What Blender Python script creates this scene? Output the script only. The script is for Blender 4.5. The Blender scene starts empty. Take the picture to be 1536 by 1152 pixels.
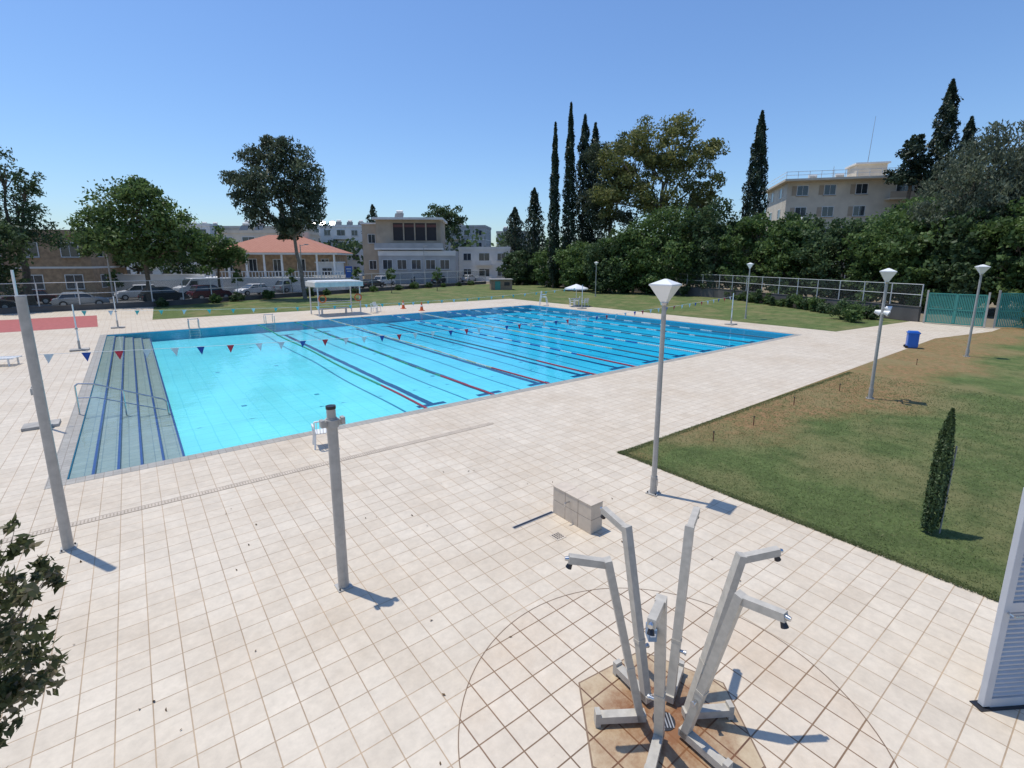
import bpy, math, random
import numpy as np
from mathutils import Vector, Matrix, Euler
random.seed(7); rng=np.random.default_rng(11)
S=bpy.context.scene
COL=S.collection
# ---------------------------------------------------------------- frame
# world axes follow the pool: X along the near pool edge, Y along the lanes.
HB=math.radians(37.42)
def B(x,y):                      # street survey grid -> world xy
    x+=9.18; y-=9.49
    return (x*.7943+y*.6078, -x*.6078+y*.7943)
# ---------------------------------------------------------------- materials
def newmat(name):
    m=bpy.data.materials.new(name); m.use_nodes=True
    return m,m.node_tree.nodes,m.node_tree.links
MC={}
def M(name,col,rough=.6,metal=0,var=.12,scale=4,bump=0,spec=.5,bscale=40):
    if name in MC: return MC[name]
    m,n,l=newmat(name); b=n['Principled BSDF']
    b.inputs['Roughness'].default_value=rough; b.inputs['Metallic'].default_value=metal
    b.inputs['Specular IOR Level'].default_value=spec
    tc=n.new('ShaderNodeTexCoord'); no=n.new('ShaderNodeTexNoise'); no.inputs['Scale'].default_value=scale
    no.inputs['Detail'].default_value=6
    l.new(tc.outputs['Object'],no.inputs['Vector'])
    r=n.new('ShaderNodeValToRGB'); r.color_ramp.elements[0].position=.3; r.color_ramp.elements[1].position=.7
    r.color_ramp.elements[0].color=tuple(max(0,c*(1-var)) for c in col)+(1,)
    r.color_ramp.elements[1].color=tuple(min(1,c*(1+var)) for c in col)+(1,)
    l.new(no.outputs['Fac'],r.inputs['Fac']); l.new(r.outputs['Color'],b.inputs['Base Color'])
    if bump:
        n2=n.new('ShaderNodeTexNoise'); n2.inputs['Scale'].default_value=bscale
        l.new(tc.outputs['Object'],n2.inputs['Vector'])
        bp=n.new('ShaderNodeBump'); bp.inputs['Strength'].default_value=bump; bp.inputs['Distance'].default_value=.02
        l.new(n2.outputs['Fac'],bp.inputs['Height']); l.new(bp.outputs['Normal'],b.inputs['Normal'])
    MC[name]=m; return m
def mathn(n,l,op,a,b=None,c=None):
    x=n.new('ShaderNodeMath'); x.operation=op
    for i,v in enumerate((a,b,c)):
        if v is None: continue
        if isinstance(v,(int,float)): x.inputs[i].default_value=v
        else: l.new(v,x.inputs[i])
    return x.outputs[0]
def mixc(n,l,f,a,b,bt='MIX'):
    x=n.new('ShaderNodeMix'); x.data_type='RGBA'; x.blend_type=bt
    for s,v in ((x.inputs[0],f),(x.inputs[6],a),(x.inputs[7],b)):
        if isinstance(v,(int,float)): s.default_value=v
        elif isinstance(v,tuple): s.default_value=v if len(v)==4 else v+(1,)
        else: l.new(v,s)
    return x.outputs[2]
def noise(n,l,vec,scale,detail=5,rough=.55):
    x=n.new('ShaderNodeTexNoise'); x.inputs['Scale'].default_value=scale; x.inputs['Detail'].default_value=detail
    x.inputs['Roughness'].default_value=rough
    l.new(vec,x.inputs['Vector']); return x.outputs['Fac']
def ramp(n,l,f,stops):
    r=n.new('ShaderNodeValToRGB'); e=r.color_ramp.elements
    while len(e)<len(stops): e.new(.5)
    for i,(p,c) in enumerate(stops):
        e[i].position=p; e[i].color=c+(1,) if len(c)==3 else c
    l.new(f,r.inputs['Fac']); return r.outputs['Color']
def g(v): return (v,v,v)
def tiles(name,c1,c2,mortar,size,msize,stain=(.42,.30,.18),stainamt=.35,rough=.55):
    m,n,l=newmat(name); b=n['Principled BSDF']
    tc=n.new('ShaderNodeTexCoord').outputs['Object']
    br=n.new('ShaderNodeTexBrick'); br.offset=0; br.squash=1
    l.new(tc,br.inputs['Vector'])
    br.inputs['Scale'].default_value=1; br.inputs['Mortar Size'].default_value=msize
    br.inputs['Mortar Smooth'].default_value=.3; br.inputs['Brick Width'].default_value=size
    br.inputs['Row Height'].default_value=size; br.inputs['Bias'].default_value=0
    br.inputs['Color1'].default_value=c1+(1,); br.inputs['Color2'].default_value=c2+(1,)
    mv=noise(n,l,tc,.9,4)
    mcol=mixc(n,l,ramp(n,l,mv,[(.35,g(0)),(.65,g(1))]),mortar,tuple(x*1.45 for x in mortar))
    l.new(mcol,br.inputs['Mortar'])
    s1=ramp(n,l,noise(n,l,tc,.35,8,.65),[(.45,g(0)),(.75,g(1))])
    c=mixc(n,l,mathn(n,l,'MULTIPLY',s1,stainamt),br.outputs['Color'],stain,'MIX')
    s2=ramp(n,l,noise(n,l,tc,9,6,.7),[(.3,g(.88)),(.7,g(1.05))])
    c=mixc(n,l,1.0,c,s2,'MULTIPLY')
    s3=ramp(n,l,noise(n,l,tc,2.2,4,.6),[(.3,g(.93)),(.7,g(1.04))])
    c=mixc(n,l,1.0,c,s3,'MULTIPLY')
    sp=ramp(n,l,noise(n,l,tc,26,3,.6),[(.22,g(.55)),(.30,g(1))])
    c=mixc(n,l,1.0,c,sp,'MULTIPLY')
    l.new(c,b.inputs['Base Color']); b.inputs['Roughness'].default_value=rough
    b.inputs['Specular IOR Level'].default_value=.3
    bp=n.new('ShaderNodeBump'); bp.inputs['Strength'].default_value=.5; bp.inputs['Distance'].default_value=.004; bp.invert=True
    l.new(br.outputs['Fac'],bp.inputs['Height']); l.new(bp.outputs['Normal'],b.inputs['Normal'])
    MC[name]=m; return m
# ---------------------------------------------------------------- builders
def mesh_obj(name,verts,faces,mat=None,parent=None):
    me=bpy.data.meshes.new(name); me.from_pydata(verts,[],faces); me.update()
    o=bpy.data.objects.new(name,me); COL.objects.link(o)
    if mat: me.materials.append(mat)
    if parent: o.parent=parent
    return o
CUBE=[(-.5,-.5,-.5),(.5,-.5,-.5),(.5,.5,-.5),(-.5,.5,-.5),(-.5,-.5,.5),(.5,-.5,.5),(.5,.5,.5),(-.5,.5,.5)]
CF=[(0,3,2,1),(4,5,6,7),(0,1,5,4),(1,2,6,5),(2,3,7,6),(3,0,4,7)]
class Obj:
    def __init__(s,name,loc=(0,0,0),rot=0,scale=1):
        s.e=bpy.data.objects.new(name,None); COL.objects.link(s.e)
        s.e.empty_display_size=.3
        if len(loc)==2: loc=(loc[0],loc[1],0)
        s.e.location=loc; s.e.rotation_euler=(0,0,rot); s.e.scale=(scale,)*3
        s.parts={}
    def P(s,part,mat):
        if part not in s.parts: s.parts[part]=[[],[],mat,False,0]
        return s.parts[part]
    def raw(s,part,mat,verts,faces,smooth=False):
        p=s.P(part,mat); b=len(p[0]); p[0].extend(tuple(v) for v in verts); p[1].extend(tuple(i+b for i in f) for f in faces)
        p[3]=p[3] or smooth; return p
    def box(s,part,mat,c,d,rot=None,bevel=0,taper=None):
        vs=[]
        R=Euler(rot).to_matrix() if rot else None
        for x,y,z in CUBE:
            k=taper if (taper and z>0) else 1
            v=Vector((x*d[0]*k,y*d[1]*k,z*d[2]))
            if R: v=R@v
            vs.append((v.x+c[0],v.y+c[1],v.z+c[2]))
        p=s.raw(part,mat,vs,CF); p[4]=max(p[4],bevel)
    def cyl(s,part,mat,p0,p1,r0,r1=None,seg=12,smooth=True):
        p0=Vector(p0);p1=Vector(p1);r1=r0 if r1 is None else r1
        z=(p1-p0).normalized(); a=Vector((0,0,1)) if abs(z.z)<.9 else Vector((0,1,0))
        x=a.cross(z).normalized(); y=z.cross(x)
        vs=[]
        for q,r in ((p0,r0),(p1,r1)):
            for i in range(seg):
                t=2*math.pi*(i+.5*(seg==4))/seg; vs.append(q+x*(r*math.cos(t))+y*(r*math.sin(t)))
        f=[(i,(i+1)%seg,seg+(i+1)%seg,seg+i) for i in range(seg)]+[tuple(range(seg-1,-1,-1)),tuple(range(seg,2*seg))]
        s.raw(part,mat,vs,f,smooth)
    def sph(s,part,mat,c,r,sc=(1,1,1),u=14,v=8):
        vs=[];f=[]
        for j in range(v+1):
            ph=math.pi*j/v
            for i in range(u):
                t=2*math.pi*i/u; vs.append((c[0]+r*sc[0]*math.sin(ph)*math.cos(t),c[1]+r*sc[1]*math.sin(ph)*math.sin(t),c[2]+r*sc[2]*math.cos(ph)))
        for j in range(v):
            for i in range(u):
                f.append((j*u+i,(j+1)*u+i,(j+1)*u+(i+1)%u,j*u+(i+1)%u))
        s.raw(part,mat,vs,f,True)
    def beam(s,part,mat,p0,p1,w,h=None,up=(0,0,1)):
        p0=Vector(p0);p1=Vector(p1);d=(p1-p0); L=d.length; z=d.normalized(); x=Vector(up).cross(z)
        if x.length<1e-3: x=Vector((1,0,0))
        x.normalize(); y=z.cross(x); c=(p0+p1)/2; h=h or w
        s.raw(part,mat,[c+x*(a*w)+y*(b*h)+z*(q*L) for a,b,q in CUBE],CF)
    def finish(s):
        for k,(v,f,mat,sm,bev) in s.parts.items():
            me=bpy.data.meshes.new(k); me.from_pydata(v,[],f); me.update()
            me.materials.append(mat)
            o=bpy.data.objects.new(k,me); COL.objects.link(o); o.parent=s.e
            if sm:
                me.shade_smooth()
                try: me.set_sharp_from_angle(angle=math.radians(40))
                except Exception: pass
            if bev:
                b=o.modifiers.new('bevel','BEVEL'); b.width=bev; b.segments=2; b.limit_method='ANGLE'
        return s.e
def add_faces_np(name,V,nv,mat,parent=None,tone=None):
    n=V.shape[0]; me=bpy.data.meshes.new(name)
    me.vertices.add(n*nv); me.vertices.foreach_set('co',V.reshape(-1).astype(np.float32))
    me.loops.add(n*nv); me.loops.foreach_set('vertex_index',np.arange(n*nv,dtype=np.int32))
    me.polygons.add(n); me.polygons.foreach_set('loop_start',np.arange(0,n*nv,nv,dtype=np.int32))
    try: me.polygons.foreach_set('loop_total',np.full(n,nv,dtype=np.int32))
    except Exception: pass
    me.update(calc_edges=True)
    if tone is not None:
        a=me.attributes.new('tone','FLOAT','FACE'); a.data.foreach_set('value',tone.astype(np.float32))
    me.materials.append(mat)
    o=bpy.data.objects.new(name,me); COL.objects.link(o)
    if parent: o.parent=parent
    return o
def unit(v): return v/np.maximum(np.linalg.norm(v,axis=-1,keepdims=True),1e-6)
def leaves(name,C,size,aspect,mat,parent,tone,droop=0.0,nrm=None):
    n=len(C)
    a=unit(rng.normal(size=(n,3))); a[:,2]-=droop; a=unit(a)
    if nrm is None: r=rng.normal(size=(n,3))
    else: r=nrm+rng.normal(size=(n,3))*.55
    b=unit(np.cross(a,r))
    s=(size*(.6+.8*rng.random(n)))[:,None]
    L=a*s; W=b*s*aspect
    V=np.stack([C-L*.5,C+W*.5-L*.05,C+L*.5,C-W*.5+L*.05],1)
    return add_faces_np(name,V,4,mat,parent,tone)
def leafmat(name,dark,mid,light,trans=.38):
    m,n,l=newmat(name); b=n['Principled BSDF']
    at=n.new('ShaderNodeAttribute'); at.attribute_name='tone'
    c=ramp(n,l,at.outputs['Fac'],[(0,dark),(.55,mid),(1,light)])
    l.new(c,b.inputs['Base Color']); b.inputs['Roughness'].default_value=.55; b.inputs['Specular IOR Level'].default_value=.3
    t=n.new('ShaderNodeBsdfTranslucent'); l.new(c,t.inputs['Color'])
    mx=n.new('ShaderNodeMixShader'); mx.inputs[0].default_value=trans
    l.new(b.outputs[0],mx.inputs[1]); l.new(t.outputs[0],mx.inputs[2]); l.new(mx.outputs[0],n['Material Output'].inputs['Surface'])
    MC[name]=m; return m
def tube(o,part,mat,pts,r0,r1,seg=8):
    n=len(pts)-1
    for i in range(n):
        a=r0+(r1-r0)*i/n; b=r0+(r1-r0)*(i+1)/n
        o.cyl(part,mat,pts[i],pts[i+1],a,b,seg)
def limb(p0,p1,k=3,j=.08):
    p0=Vector(p0);p1=Vector(p1);L=(p1-p0).length
    out=[p0]
    for i in range(1,k):
        out.append(p0.lerp(p1,i/k)+Vector([random.uniform(-1,1)*L*j for _ in range(3)]))
    out.append(p1); return out
def tree(name,loc,lobes,mat,bark,nsub=14,ncl=60,leaf=.34,aspect=.6,sub=.42,trunk_r=.3,droop=.1,base=(0,0,0),dens=1.0,tonebias=0,fz=None):
    T=Obj(name,loc)
    top=max(lobes,key=lambda q:q[2])
    cx=sum(q[0] for q in lobes)/len(lobes); cy=sum(q[1] for q in lobes)/len(lobes)
    zmin=min(q[2]-q[5] for q in lobes)
    if fz is None: fz=max(zmin*.9,zmin+(top[2]-zmin)*.15,.25)
    fk=Vector((base[0]+(cx-base[0])*.4,base[1]+(cy-base[1])*.4,fz))
    tube(T,'trunk',bark,limb((base[0],base[1],-.1),fk,4,.03),trunk_r,trunk_r*.7,10)
    for q in lobes:
        e=Vector(q[:3])
        tube(T,'limbs',bark,limb(fk,e,4,.06),trunk_r*.5,trunk_r*.14,6)
        for _ in range(4):
            d=Vector([random.uniform(-1,1)*q[3]*.7,random.uniform(-1,1)*q[4]*.7,random.uniform(-.4,.9)*q[5]*.7])
            tube(T,'limbs',bark,limb(fk.lerp(e,.7),e+d,3,.06),trunk_r*.2,trunk_r*.05,5)
    P=T.finish()
    Cs=[];Ts=[];Ns=[]
    lm=sum(sum(q[3:6])/3 for q in lobes)/len(lobes)
    for q in lobes:
        c=np.array(q[:3]); R=np.array(q[3:6]); mr=R.mean()
        k=max(5,int(nsub*dens*(mr/lm)**1.5))
        u=unit(rng.normal(size=(k,3))); rad=rng.random(k)**.45*1.0
        sc=c+u*R*rad[:,None]
        for i in range(k):
            sf=.4+.8*rng.random(); sr=mr*sub*sf
            m=int(ncl*(.6+.8*rng.random())*sf**1.3)+6
            w=unit(rng.normal(size=(m,3))); rr=sr*(.3+.85*rng.random(m)**.7)
            off=w*rr[:,None]; off[:,2]*=.7; off[:,2]-=droop*.12*rr
            Cs.append(sc[i]+off)
            t=rng.normal(.48+tonebias,.17)
            Ts.append(np.clip(t+rng.normal(0,.13,m),0,1)); Ns.append(w)
    C=np.concatenate(Cs);Tt=np.concatenate(Ts);N=np.concatenate(Ns)
    leaves('foliage',C,leaf,aspect,mat,P,Tt,droop,N)
    return P
def cypress(name,loc,h,r,mat,bark,n=5000,leaf=.3,z0=.6,loose=.0,lean=0):
    T=Obj(name,loc); T.cyl('trunk',bark,(0,0,-.05),(lean*.85,0,h*.85),max(.02,r*.16),r*.03,8); P=T.finish()
    z=rng.random(n)**.85
    prof=np.sin(np.pi*np.clip(z*.93+.07,0,1)**.62)**.7
    prof=np.clip(prof,.03,1)
    a=rng.random(n)*2*np.pi
    ph=random.random()*6
    lump=1+.2*np.sin(a*3+z*h*1.1+ph)+.16*np.sin(a*2-z*h*2.3+1+ph)+loose*np.sin(z*h*2.1+np.floor(a*1.5)*1.7)
    rr=r*prof*lump*(.5+.5*rng.random(n)**.5)*np.where(rng.random(n)<.05,1.28,1)
    C=np.stack([rr*np.cos(a)+lean*z,rr*np.sin(a),z0+z*(h-z0)],1)
    tone=np.clip(.45+.2*np.sin(a*3+z*h*1.1+ph)+rng.normal(0,.16,n),0,1)
    N=np.stack([np.cos(a),np.sin(a),.3+0*a],1)
    leaves('foliage',C,leaf,.4,mat,P,tone,-1.1,N)
    return P
# ---------------------------------------------------------------- material set
deckM=tiles('deck_tiles',(.60,.515,.405),(.655,.57,.455),(.34,.25,.165),.30,.0065,stainamt=.35)
discM=tiles('shower_circle_tiles',(.61,.52,.41),(.65,.56,.445),(.16,.10,.06),.30,.0080,stain=(.5,.33,.18),stainamt=.5)
white=M('white_paint',(.74,.74,.72),.4,var=.05)
galv=M('grey_painted_steel',(.41,.39,.355),.45,.15,var=.12,scale=9)
beige=M('beige_powder_coat',(.45,.415,.355),.4,0.0,var=.12,scale=14)
alu=M('aluminium',(.5,.5,.5),.35,.7)
dark=M('dark_metal',(.04,.04,.045),.4,.5)
chrome=M('stainless_steel',(.55,.56,.57),.22,.95)
concrete=M('concrete',(.36,.34,.31),.85,var=.2,bump=.3)
asphalt=M('asphalt',(.10,.098,.095),.9,var=.25,scale=.8,bump=.3)
bark=M('bark',(.13,.10,.07),.9,var=.4,scale=6,bump=.8,bscale=15)
barkg=M('grey_bark',(.20,.17,.14),.9,var=.35,scale=4,bump=.6,bscale=12)
glass=M('window_glass',(.04,.05,.06),.08,0,var=.2,spec=.8)
plaster=M('cream_plaster',(.66,.58,.46),.85,var=.12,scale=.6)
plasterw=M('white_plaster',(.72,.70,.66),.85,var=.08,scale=.6)
plasterg=M('grey_plaster',(.42,.42,.41),.85,var=.12,scale=.6)
tan=M('tan_plaster',(.42,.34,.25),.85,var=.15,scale=.6)
brown=M('brown_stone',(.38,.26,.16),.9,var=.3,scale=2,bump=.4,bscale=6)
red=M('red_plastic',(.55,.03,.03),.4); blue=M('blue_plastic',(.02,.1,.42),.35); orange=M('orange_plastic',(.7,.12,.02),.45)
binblue=M('bin_blue',(.02,.13,.5),.35,var=.06)
lf_green=leafmat('leaves_green',(.042,.075,.022),(.105,.17,.048),(.19,.27,.095))
lf_dark=leafmat('leaves_dark_green',(.032,.056,.022),(.072,.118,.048),(.135,.195,.08))
lf_euc=leafmat('leaves_eucalyptus',(.032,.047,.026),(.082,.108,.062),(.16,.19,.115))
lf_yel=leafmat('leaves_yellow_green',(.07,.088,.024),(.18,.195,.062),(.36,.33,.115))
lf_cyp=leafmat('leaves_cypress',(.012,.022,.013),(.027,.047,.024),(.058,.088,.042),.15)
lf_olive=leafmat('leaves_shrub',(.04,.055,.018),(.11,.125,.05),(.36,.29,.20))
lf_sap=leafmat('leaves_young_cypress',(.035,.058,.02),(.075,.115,.042),(.14,.19,.07),.15)
lf_feather=leafmat('leaves_feathery',(.058,.074,.048),(.13,.155,.097),(.21,.24,.16))
# ---------------------------------------------------------------- world + sun
EL=math.radians(73); sd=Vector((-.45,.893,0)).normalized()
w=bpy.data.worlds.new('World'); S.world=w; w.use_nodes=True
nt=w.node_tree; bg=nt.nodes['Background']; sk=nt.nodes.new('ShaderNodeTexSky'); sk.sky_type='NISHITA'; sk.sun_disc=False
sk.sun_elevation=EL; sk.sun_rotation=math.atan2(sd.x,sd.y); sk.altitude=0; sk.air_density=1.2; sk.dust_density=.5; sk.ozone_density=3.0
tint=mixc(nt.nodes,nt.links,1.0,sk.outputs[0],(.76,.93,1.17),'MULTIPLY')
nt.links.new(tint,bg.inputs['Color']); bg.inputs['Strength'].default_value=.13
sl=bpy.data.lights.new('sun','SUN'); sl.energy=3.75; sl.angle=math.radians(.5); sl.color=(1,.955,.87)
so=bpy.data.objects.new('sun',sl); COL.objects.link(so)
dirv=Vector((sd.x*math.cos(EL),sd.y*math.cos(EL),math.sin(EL)))
so.rotation_euler=(-dirv).to_track_quat('-Z','Y').to_euler(); so.location=(0,0,40)
# ---------------------------------------------------------------- camera
cd=bpy.data.cameras.new('camera'); co=bpy.data.objects.new('camera',cd); COL.objects.link(co); S.camera=co
co.location=(1.523,-13.12,4.45); co.rotation_euler=(math.radians(90-11.09),0,-HB)
cd.sensor_width=36; cd.lens=17.34; cd.shift_y=-.0267; cd.clip_end=4000; cd.clip_start=.05
# ---------------------------------------------------------------- ground, deck
PX,PY=33.2,25.2; WZ=-.045
def frame(name,x0,x1,y0,y1,z,mat,hx0=0,hx1=PX,hy0=0,hy1=PY):
    v=[(x0,y0,z),(x1,y0,z),(x1,y1,z),(x0,y1,z),(hx0,hy0,z),(hx1,hy0,z),(hx1,hy1,z),(hx0,hy1,z)]
    return mesh_obj(name,v,[(0,1,5,4),(1,2,6,5),(2,3,7,6),(3,0,4,7)],mat)
soil=M('dry_soil',(.22,.18,.12),.95,var=.3,scale=.15,bump=.2)
frame('ground',-1500,1500,-1500,1500,-.03,soil,-1,PX+1,-1,PY+1)
frame('pool_deck',-42,47,-22,46,0,deckM,-.32,PX+.32,-.32,PY+.32)
edgeM=tiles('pool_edge_tiles',(.34,.32,.28),(.40,.375,.33),(.2,.17,.14),.15,.006,stainamt=.15)
frame('pool_edge',-.32,PX+.32,-.32,PY+.32,0.003,edgeM,-.0,PX,0,PY)
def grassmat():
    m,n,l=newmat('lawn_grass'); b=n['Principled BSDF']; tc=n.new('ShaderNodeTexCoord').outputs['Object']
    sx=n.new('ShaderNodeSeparateXYZ'); l.new(tc,sx.inputs[0])
    n1=noise(n,l,tc,.40,8,.65); n2=noise(n,l,tc,11,8,.75); n3=noise(n,l,tc,1.6,6,.65)
    c=ramp(n,l,n2,[(.25,(.06,.09,.026)),(.55,(.115,.155,.052)),(.85,(.20,.22,.095))])
    c2=ramp(n,l,n3,[(.3,g(.70)),(.7,g(1.2))]); c=mixc(n,l,1.0,c,c2,'MULTIPLY')
    d=mathn(n,l,'SUBTRACT',-6.0,sx.outputs['Y'])
    wob=mathn(n,l,'MULTIPLY',mathn(n,l,'SUBTRACT',noise(n,l,tc,.30,6,.6),.5),5.0)
    wid=n.new('ShaderNodeMapRange'); wid.inputs[1].default_value=11; wid.inputs[2].default_value=19; wid.inputs[3].default_value=-.2; wid.inputs[4].default_value=2.3; l.new(sx.outputs['X'],wid.inputs[0])
    dd=mathn(n,l,'SUBTRACT',mathn(n,l,'ADD',d,wob),wid.outputs[0])
    band=n.new('ShaderNodeMapRange'); band.inputs[1].default_value=1.1; band.inputs[2].default_value=-.2; band.clamp=True
    l.new(dd,band.inputs[0])
    pos=n.new('ShaderNodeMapRange'); pos.inputs[1].default_value=-1.4; pos.inputs[2].default_value=-1.2; l.new(d,pos.inputs[0])
    f=mathn(n,l,'MULTIPLY',band.outputs[0],pos.outputs[0])
    brk=ramp(n,l,noise(n,l,tc,4,6,.7),[(.35,g(.3)),(.6,g(1))])
    f=mathn(n,l,'MULTIPLY',f,brk)
    dry=ramp(n,l,n2,[(.3,(.22,.125,.06)),(.7,(.36,.225,.115))])
    c=mixc(n,l,f,c,dry)
    f2=mathn(n,l,'MULTIPLY',ramp(n,l,n1,[(.46,g(0)),(.64,g(1))]),.65)
    c=mixc(n,l,f2,c,(.235,.195,.095))
    l.new(c,b.inputs['Base Color']); b.inputs['Roughness'].default_value=.9; b.inputs['Specular IOR Level'].default_value=.15
    bp=n.new('ShaderNodeBump'); bp.inputs['Strength'].default_value=.9; bp.inputs['Distance'].default_value=.03
    l.new(noise(n,l,tc,38,5,.8),bp.inputs['Height']); l.new(bp.outputs['Normal'],b.inputs['Normal'])
    return m
gm=grassmat()
mesh_obj('lawn',[(10.2,-22,.006),(60,-22,.006),(60,-7.2,.006),(44.5,-7.0,.006),(38,-5.6,.006),(10.2,-6,.006)],[(0,1,2,3,4,5)],gm)
mesh_obj('far_lawn',[(2.5,33,.006),(36.6,33,.006),(36.6,-1,.006),(46.8,-2.2,.006),(57,19,.006),(60,64,.006),(55,64.5,.006),(29,55.3,.006),(3,45.8,.006)],[(0,1,7,8),(1,5,6,7),(1,2,3,4,5)],gm)
nb=90000
gx=10.19+rng.random(nb)**1.6*14; gy=-5.99-rng.random(nb)*12
ed=rng.random(nb)<.16; gx=np.where(ed,10.15+rng.random(nb)**2*.16,gx); ed2=(rng.random(nb)<.10); gy=np.where(ed2,-5.95-rng.random(nb)**2*.16,gy)
Cg=np.stack([gx,gy,np.full(nb,.006)],1); an=rng.random(nb)*6.283; hh=.012+.02*rng.random(nb)
wv=np.stack([np.cos(an),np.sin(an),0*an],1)*.006*(1+(gx[:,None]-10)*.08); tip=Cg+np.stack([rng.normal(0,.024,nb),rng.normal(0,.024,nb),hh],1)
lf_grass=leafmat('grass_blades',(.07,.10,.03),(.14,.175,.065),(.29,.27,.13),.4)
pt=np.sin(gx*1.9+np.sin(gy*1.3)*2)*np.sin(gy*2.3+gx*.7)
add_faces_np('lawn_grass_blades',np.stack([Cg-wv,Cg+wv,tip],1),3,lf_grass,None,np.clip(rng.normal(.48,.2,nb)+.15*pt,0,1))
redc=M('red_court',(.36,.10,.09),.85,var=.15)
mesh_obj('red_court_surface',[(-22,30.6,.005),(-.6,30.4,.005),(-1.0,39.5,.005),(-22,40,.005)],[(0,1,2,3)],redc)
# ---------------------------------------------------------------- pool basin
def poolfloor():
    m,n,l=newmat('pool_floor_tiles'); b=n['Principled BSDF']; tc0=n.new('ShaderNodeTexCoord').outputs['Object']
    nz=n.new('ShaderNodeTexNoise'); nz.inputs['Scale'].default_value=.9; nz.inputs['Detail'].default_value=2; l.new(tc0,nz.inputs['Vector'])
    vm=n.new('ShaderNodeVectorMath'); vm.operation='MULTIPLY_ADD'; l.new(nz.outputs['Color'],vm.inputs[0]); vm.inputs[1].default_value=(.10,.06,0)  # painted refraction: noise bends the tile and lane-line pattern
    sub=n.new('ShaderNodeVectorMath'); sub.operation='SUBTRACT'; l.new(tc0,sub.inputs[0]); sub.inputs[1].default_value=(.05,.03,0)
    l.new(sub.outputs[0],vm.inputs[2]); tc=vm.outputs[0]
    sx=n.new('ShaderNodeSeparateXYZ'); l.new(tc,sx.inputs[0]); X=sx.outputs['X']; Y=sx.outputs['Y']
    mr=n.new('ShaderNodeMapRange'); mr.inputs[1].default_value=4; mr.inputs[2].default_value=24; mr.interpolation_type='SMOOTHSTEP'; l.new(X,mr.inputs[0])
    base=mixc(n,l,mr.outputs[0],(.20,.70,.73),(.015,.44,.67))  # light absorbed by deepening water is put into the tile colour
    mr2=n.new('ShaderNodeMapRange'); mr2.inputs[1].default_value=0; mr2.inputs[2].default_value=25; l.new(Y,mr2.inputs[0])
    base=mixc(n,l,mathn(n,l,'MULTIPLY',mr2.outputs[0],.35),base,(.01,.42,.68))
    br=n.new('ShaderNodeTexBrick'); br.offset=0; l.new(tc,br.inputs['Vector']); br.inputs['Scale'].default_value=1
    br.inputs['Brick Width'].default_value=.5; br.inputs['Row Height'].default_value=.5; br.inputs['Mortar Size'].default_value=.016
    br.inputs['Color1'].default_value=(1,1,1,1); br.inputs['Color2'].default_value=(.96,.98,.98,1); br.inputs['Mortar'].default_value=(.74,.88,.93,1)
    base=mixc(n,l,1.0,base,br.outputs['Color'],'MULTIPLY')
    mot=ramp(n,l,noise(n,l,tc,.5,4,.5),[(.3,g(.90)),(.7,g(1.05))]); base=mixc(n,l,1.0,base,mot,'MULTIPLY')
    t=mathn(n,l,'SUBTRACT',X,8.3); md=mathn(n,l,'MODULO',mathn(n,l,'ADD',t,25.0),2.5)
    dx=mathn(n,l,'ABSOLUTE',mathn(n,l,'SUBTRACT',md,1.25))
    ln=mathn(n,l,'LESS_THAN',dx,.13)
    iny=mathn(n,l,'MULTIPLY',mathn(n,l,'GREATER_THAN',Y,2.0),mathn(n,l,'LESS_THAN',Y,23.2))
    ln=mathn(n,l,'MULTIPLY',ln,iny)
    ty=mathn(n,l,'LESS_THAN',mathn(n,l,'ABSOLUTE',mathn(n,l,'SUBTRACT',mathn(n,l,'ABSOLUTE',mathn(n,l,'SUBTRACT',Y,12.6)),10.5)),.14)
    tt=mathn(n,l,'MULTIPLY',ty,mathn(n,l,'LESS_THAN',dx,.55))
    ln=mathn(n,l,'MAXIMUM',ln,tt); ln=mathn(n,l,'MULTIPLY',ln,mathn(n,l,'GREATER_THAN',X,8.4))
    base=mixc(n,l,mathn(n,l,'MULTIPLY',ln,.95),base,(.004,.045,.15))
    l.new(base,b.inputs['Base Color']); b.inputs['Roughness'].default_value=.7; b.inputs['Specular IOR Level'].default_value=.1
    return m
pf=poolfloor()
pool=Obj('swimming_pool')
ZF=-.62
pool.raw('pool_floor',pf,[(2.1,0,ZF),(PX,0,ZF),(PX,PY,ZF),(2.1,PY,ZF)],[(0,1,2,3)])
wallt=M('pool_wall_tiles',(.06,.45,.60),.6,var=.06)
pool.raw('pool_walls',wallt,[(0,0,ZF),(PX,0,ZF),(PX,PY,ZF),(0,PY,ZF),(0,0,0),(PX,0,0),(PX,PY,0),(0,PY,0)],[(0,4,5,1),(1,5,6,2),(2,6,7,3),(3,7,4,0)])
stepT=tiles('step_tiles',(.25,.31,.28),(.29,.35,.315),(.13,.18,.19),.25,.008,stainamt=.1)
navy=M('navy_nosing',(.008,.05,.20),.5)
for i in range(5):
    z=-.08-.08*i; x0=i*.42; x1=x0+.42
    pool.box('pool_steps',stepT,((x0+x1)/2,PY/2,(z+ZF)/2),(.42-.002,PY-.01,z-ZF))
    pool.box('step_nosing',navy,(x1-.025,PY/2,z+.004),(.05,PY-.02,.010))
for yy in (6,12.6,19):
    for k in range(12):
        pool.box('floor_inlets',M('inlet_grate',(.02,.25,.4),.5),(4.2+k*2.5,yy,ZF+.004),(.16,.16,.01))
pool.finish()
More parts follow.
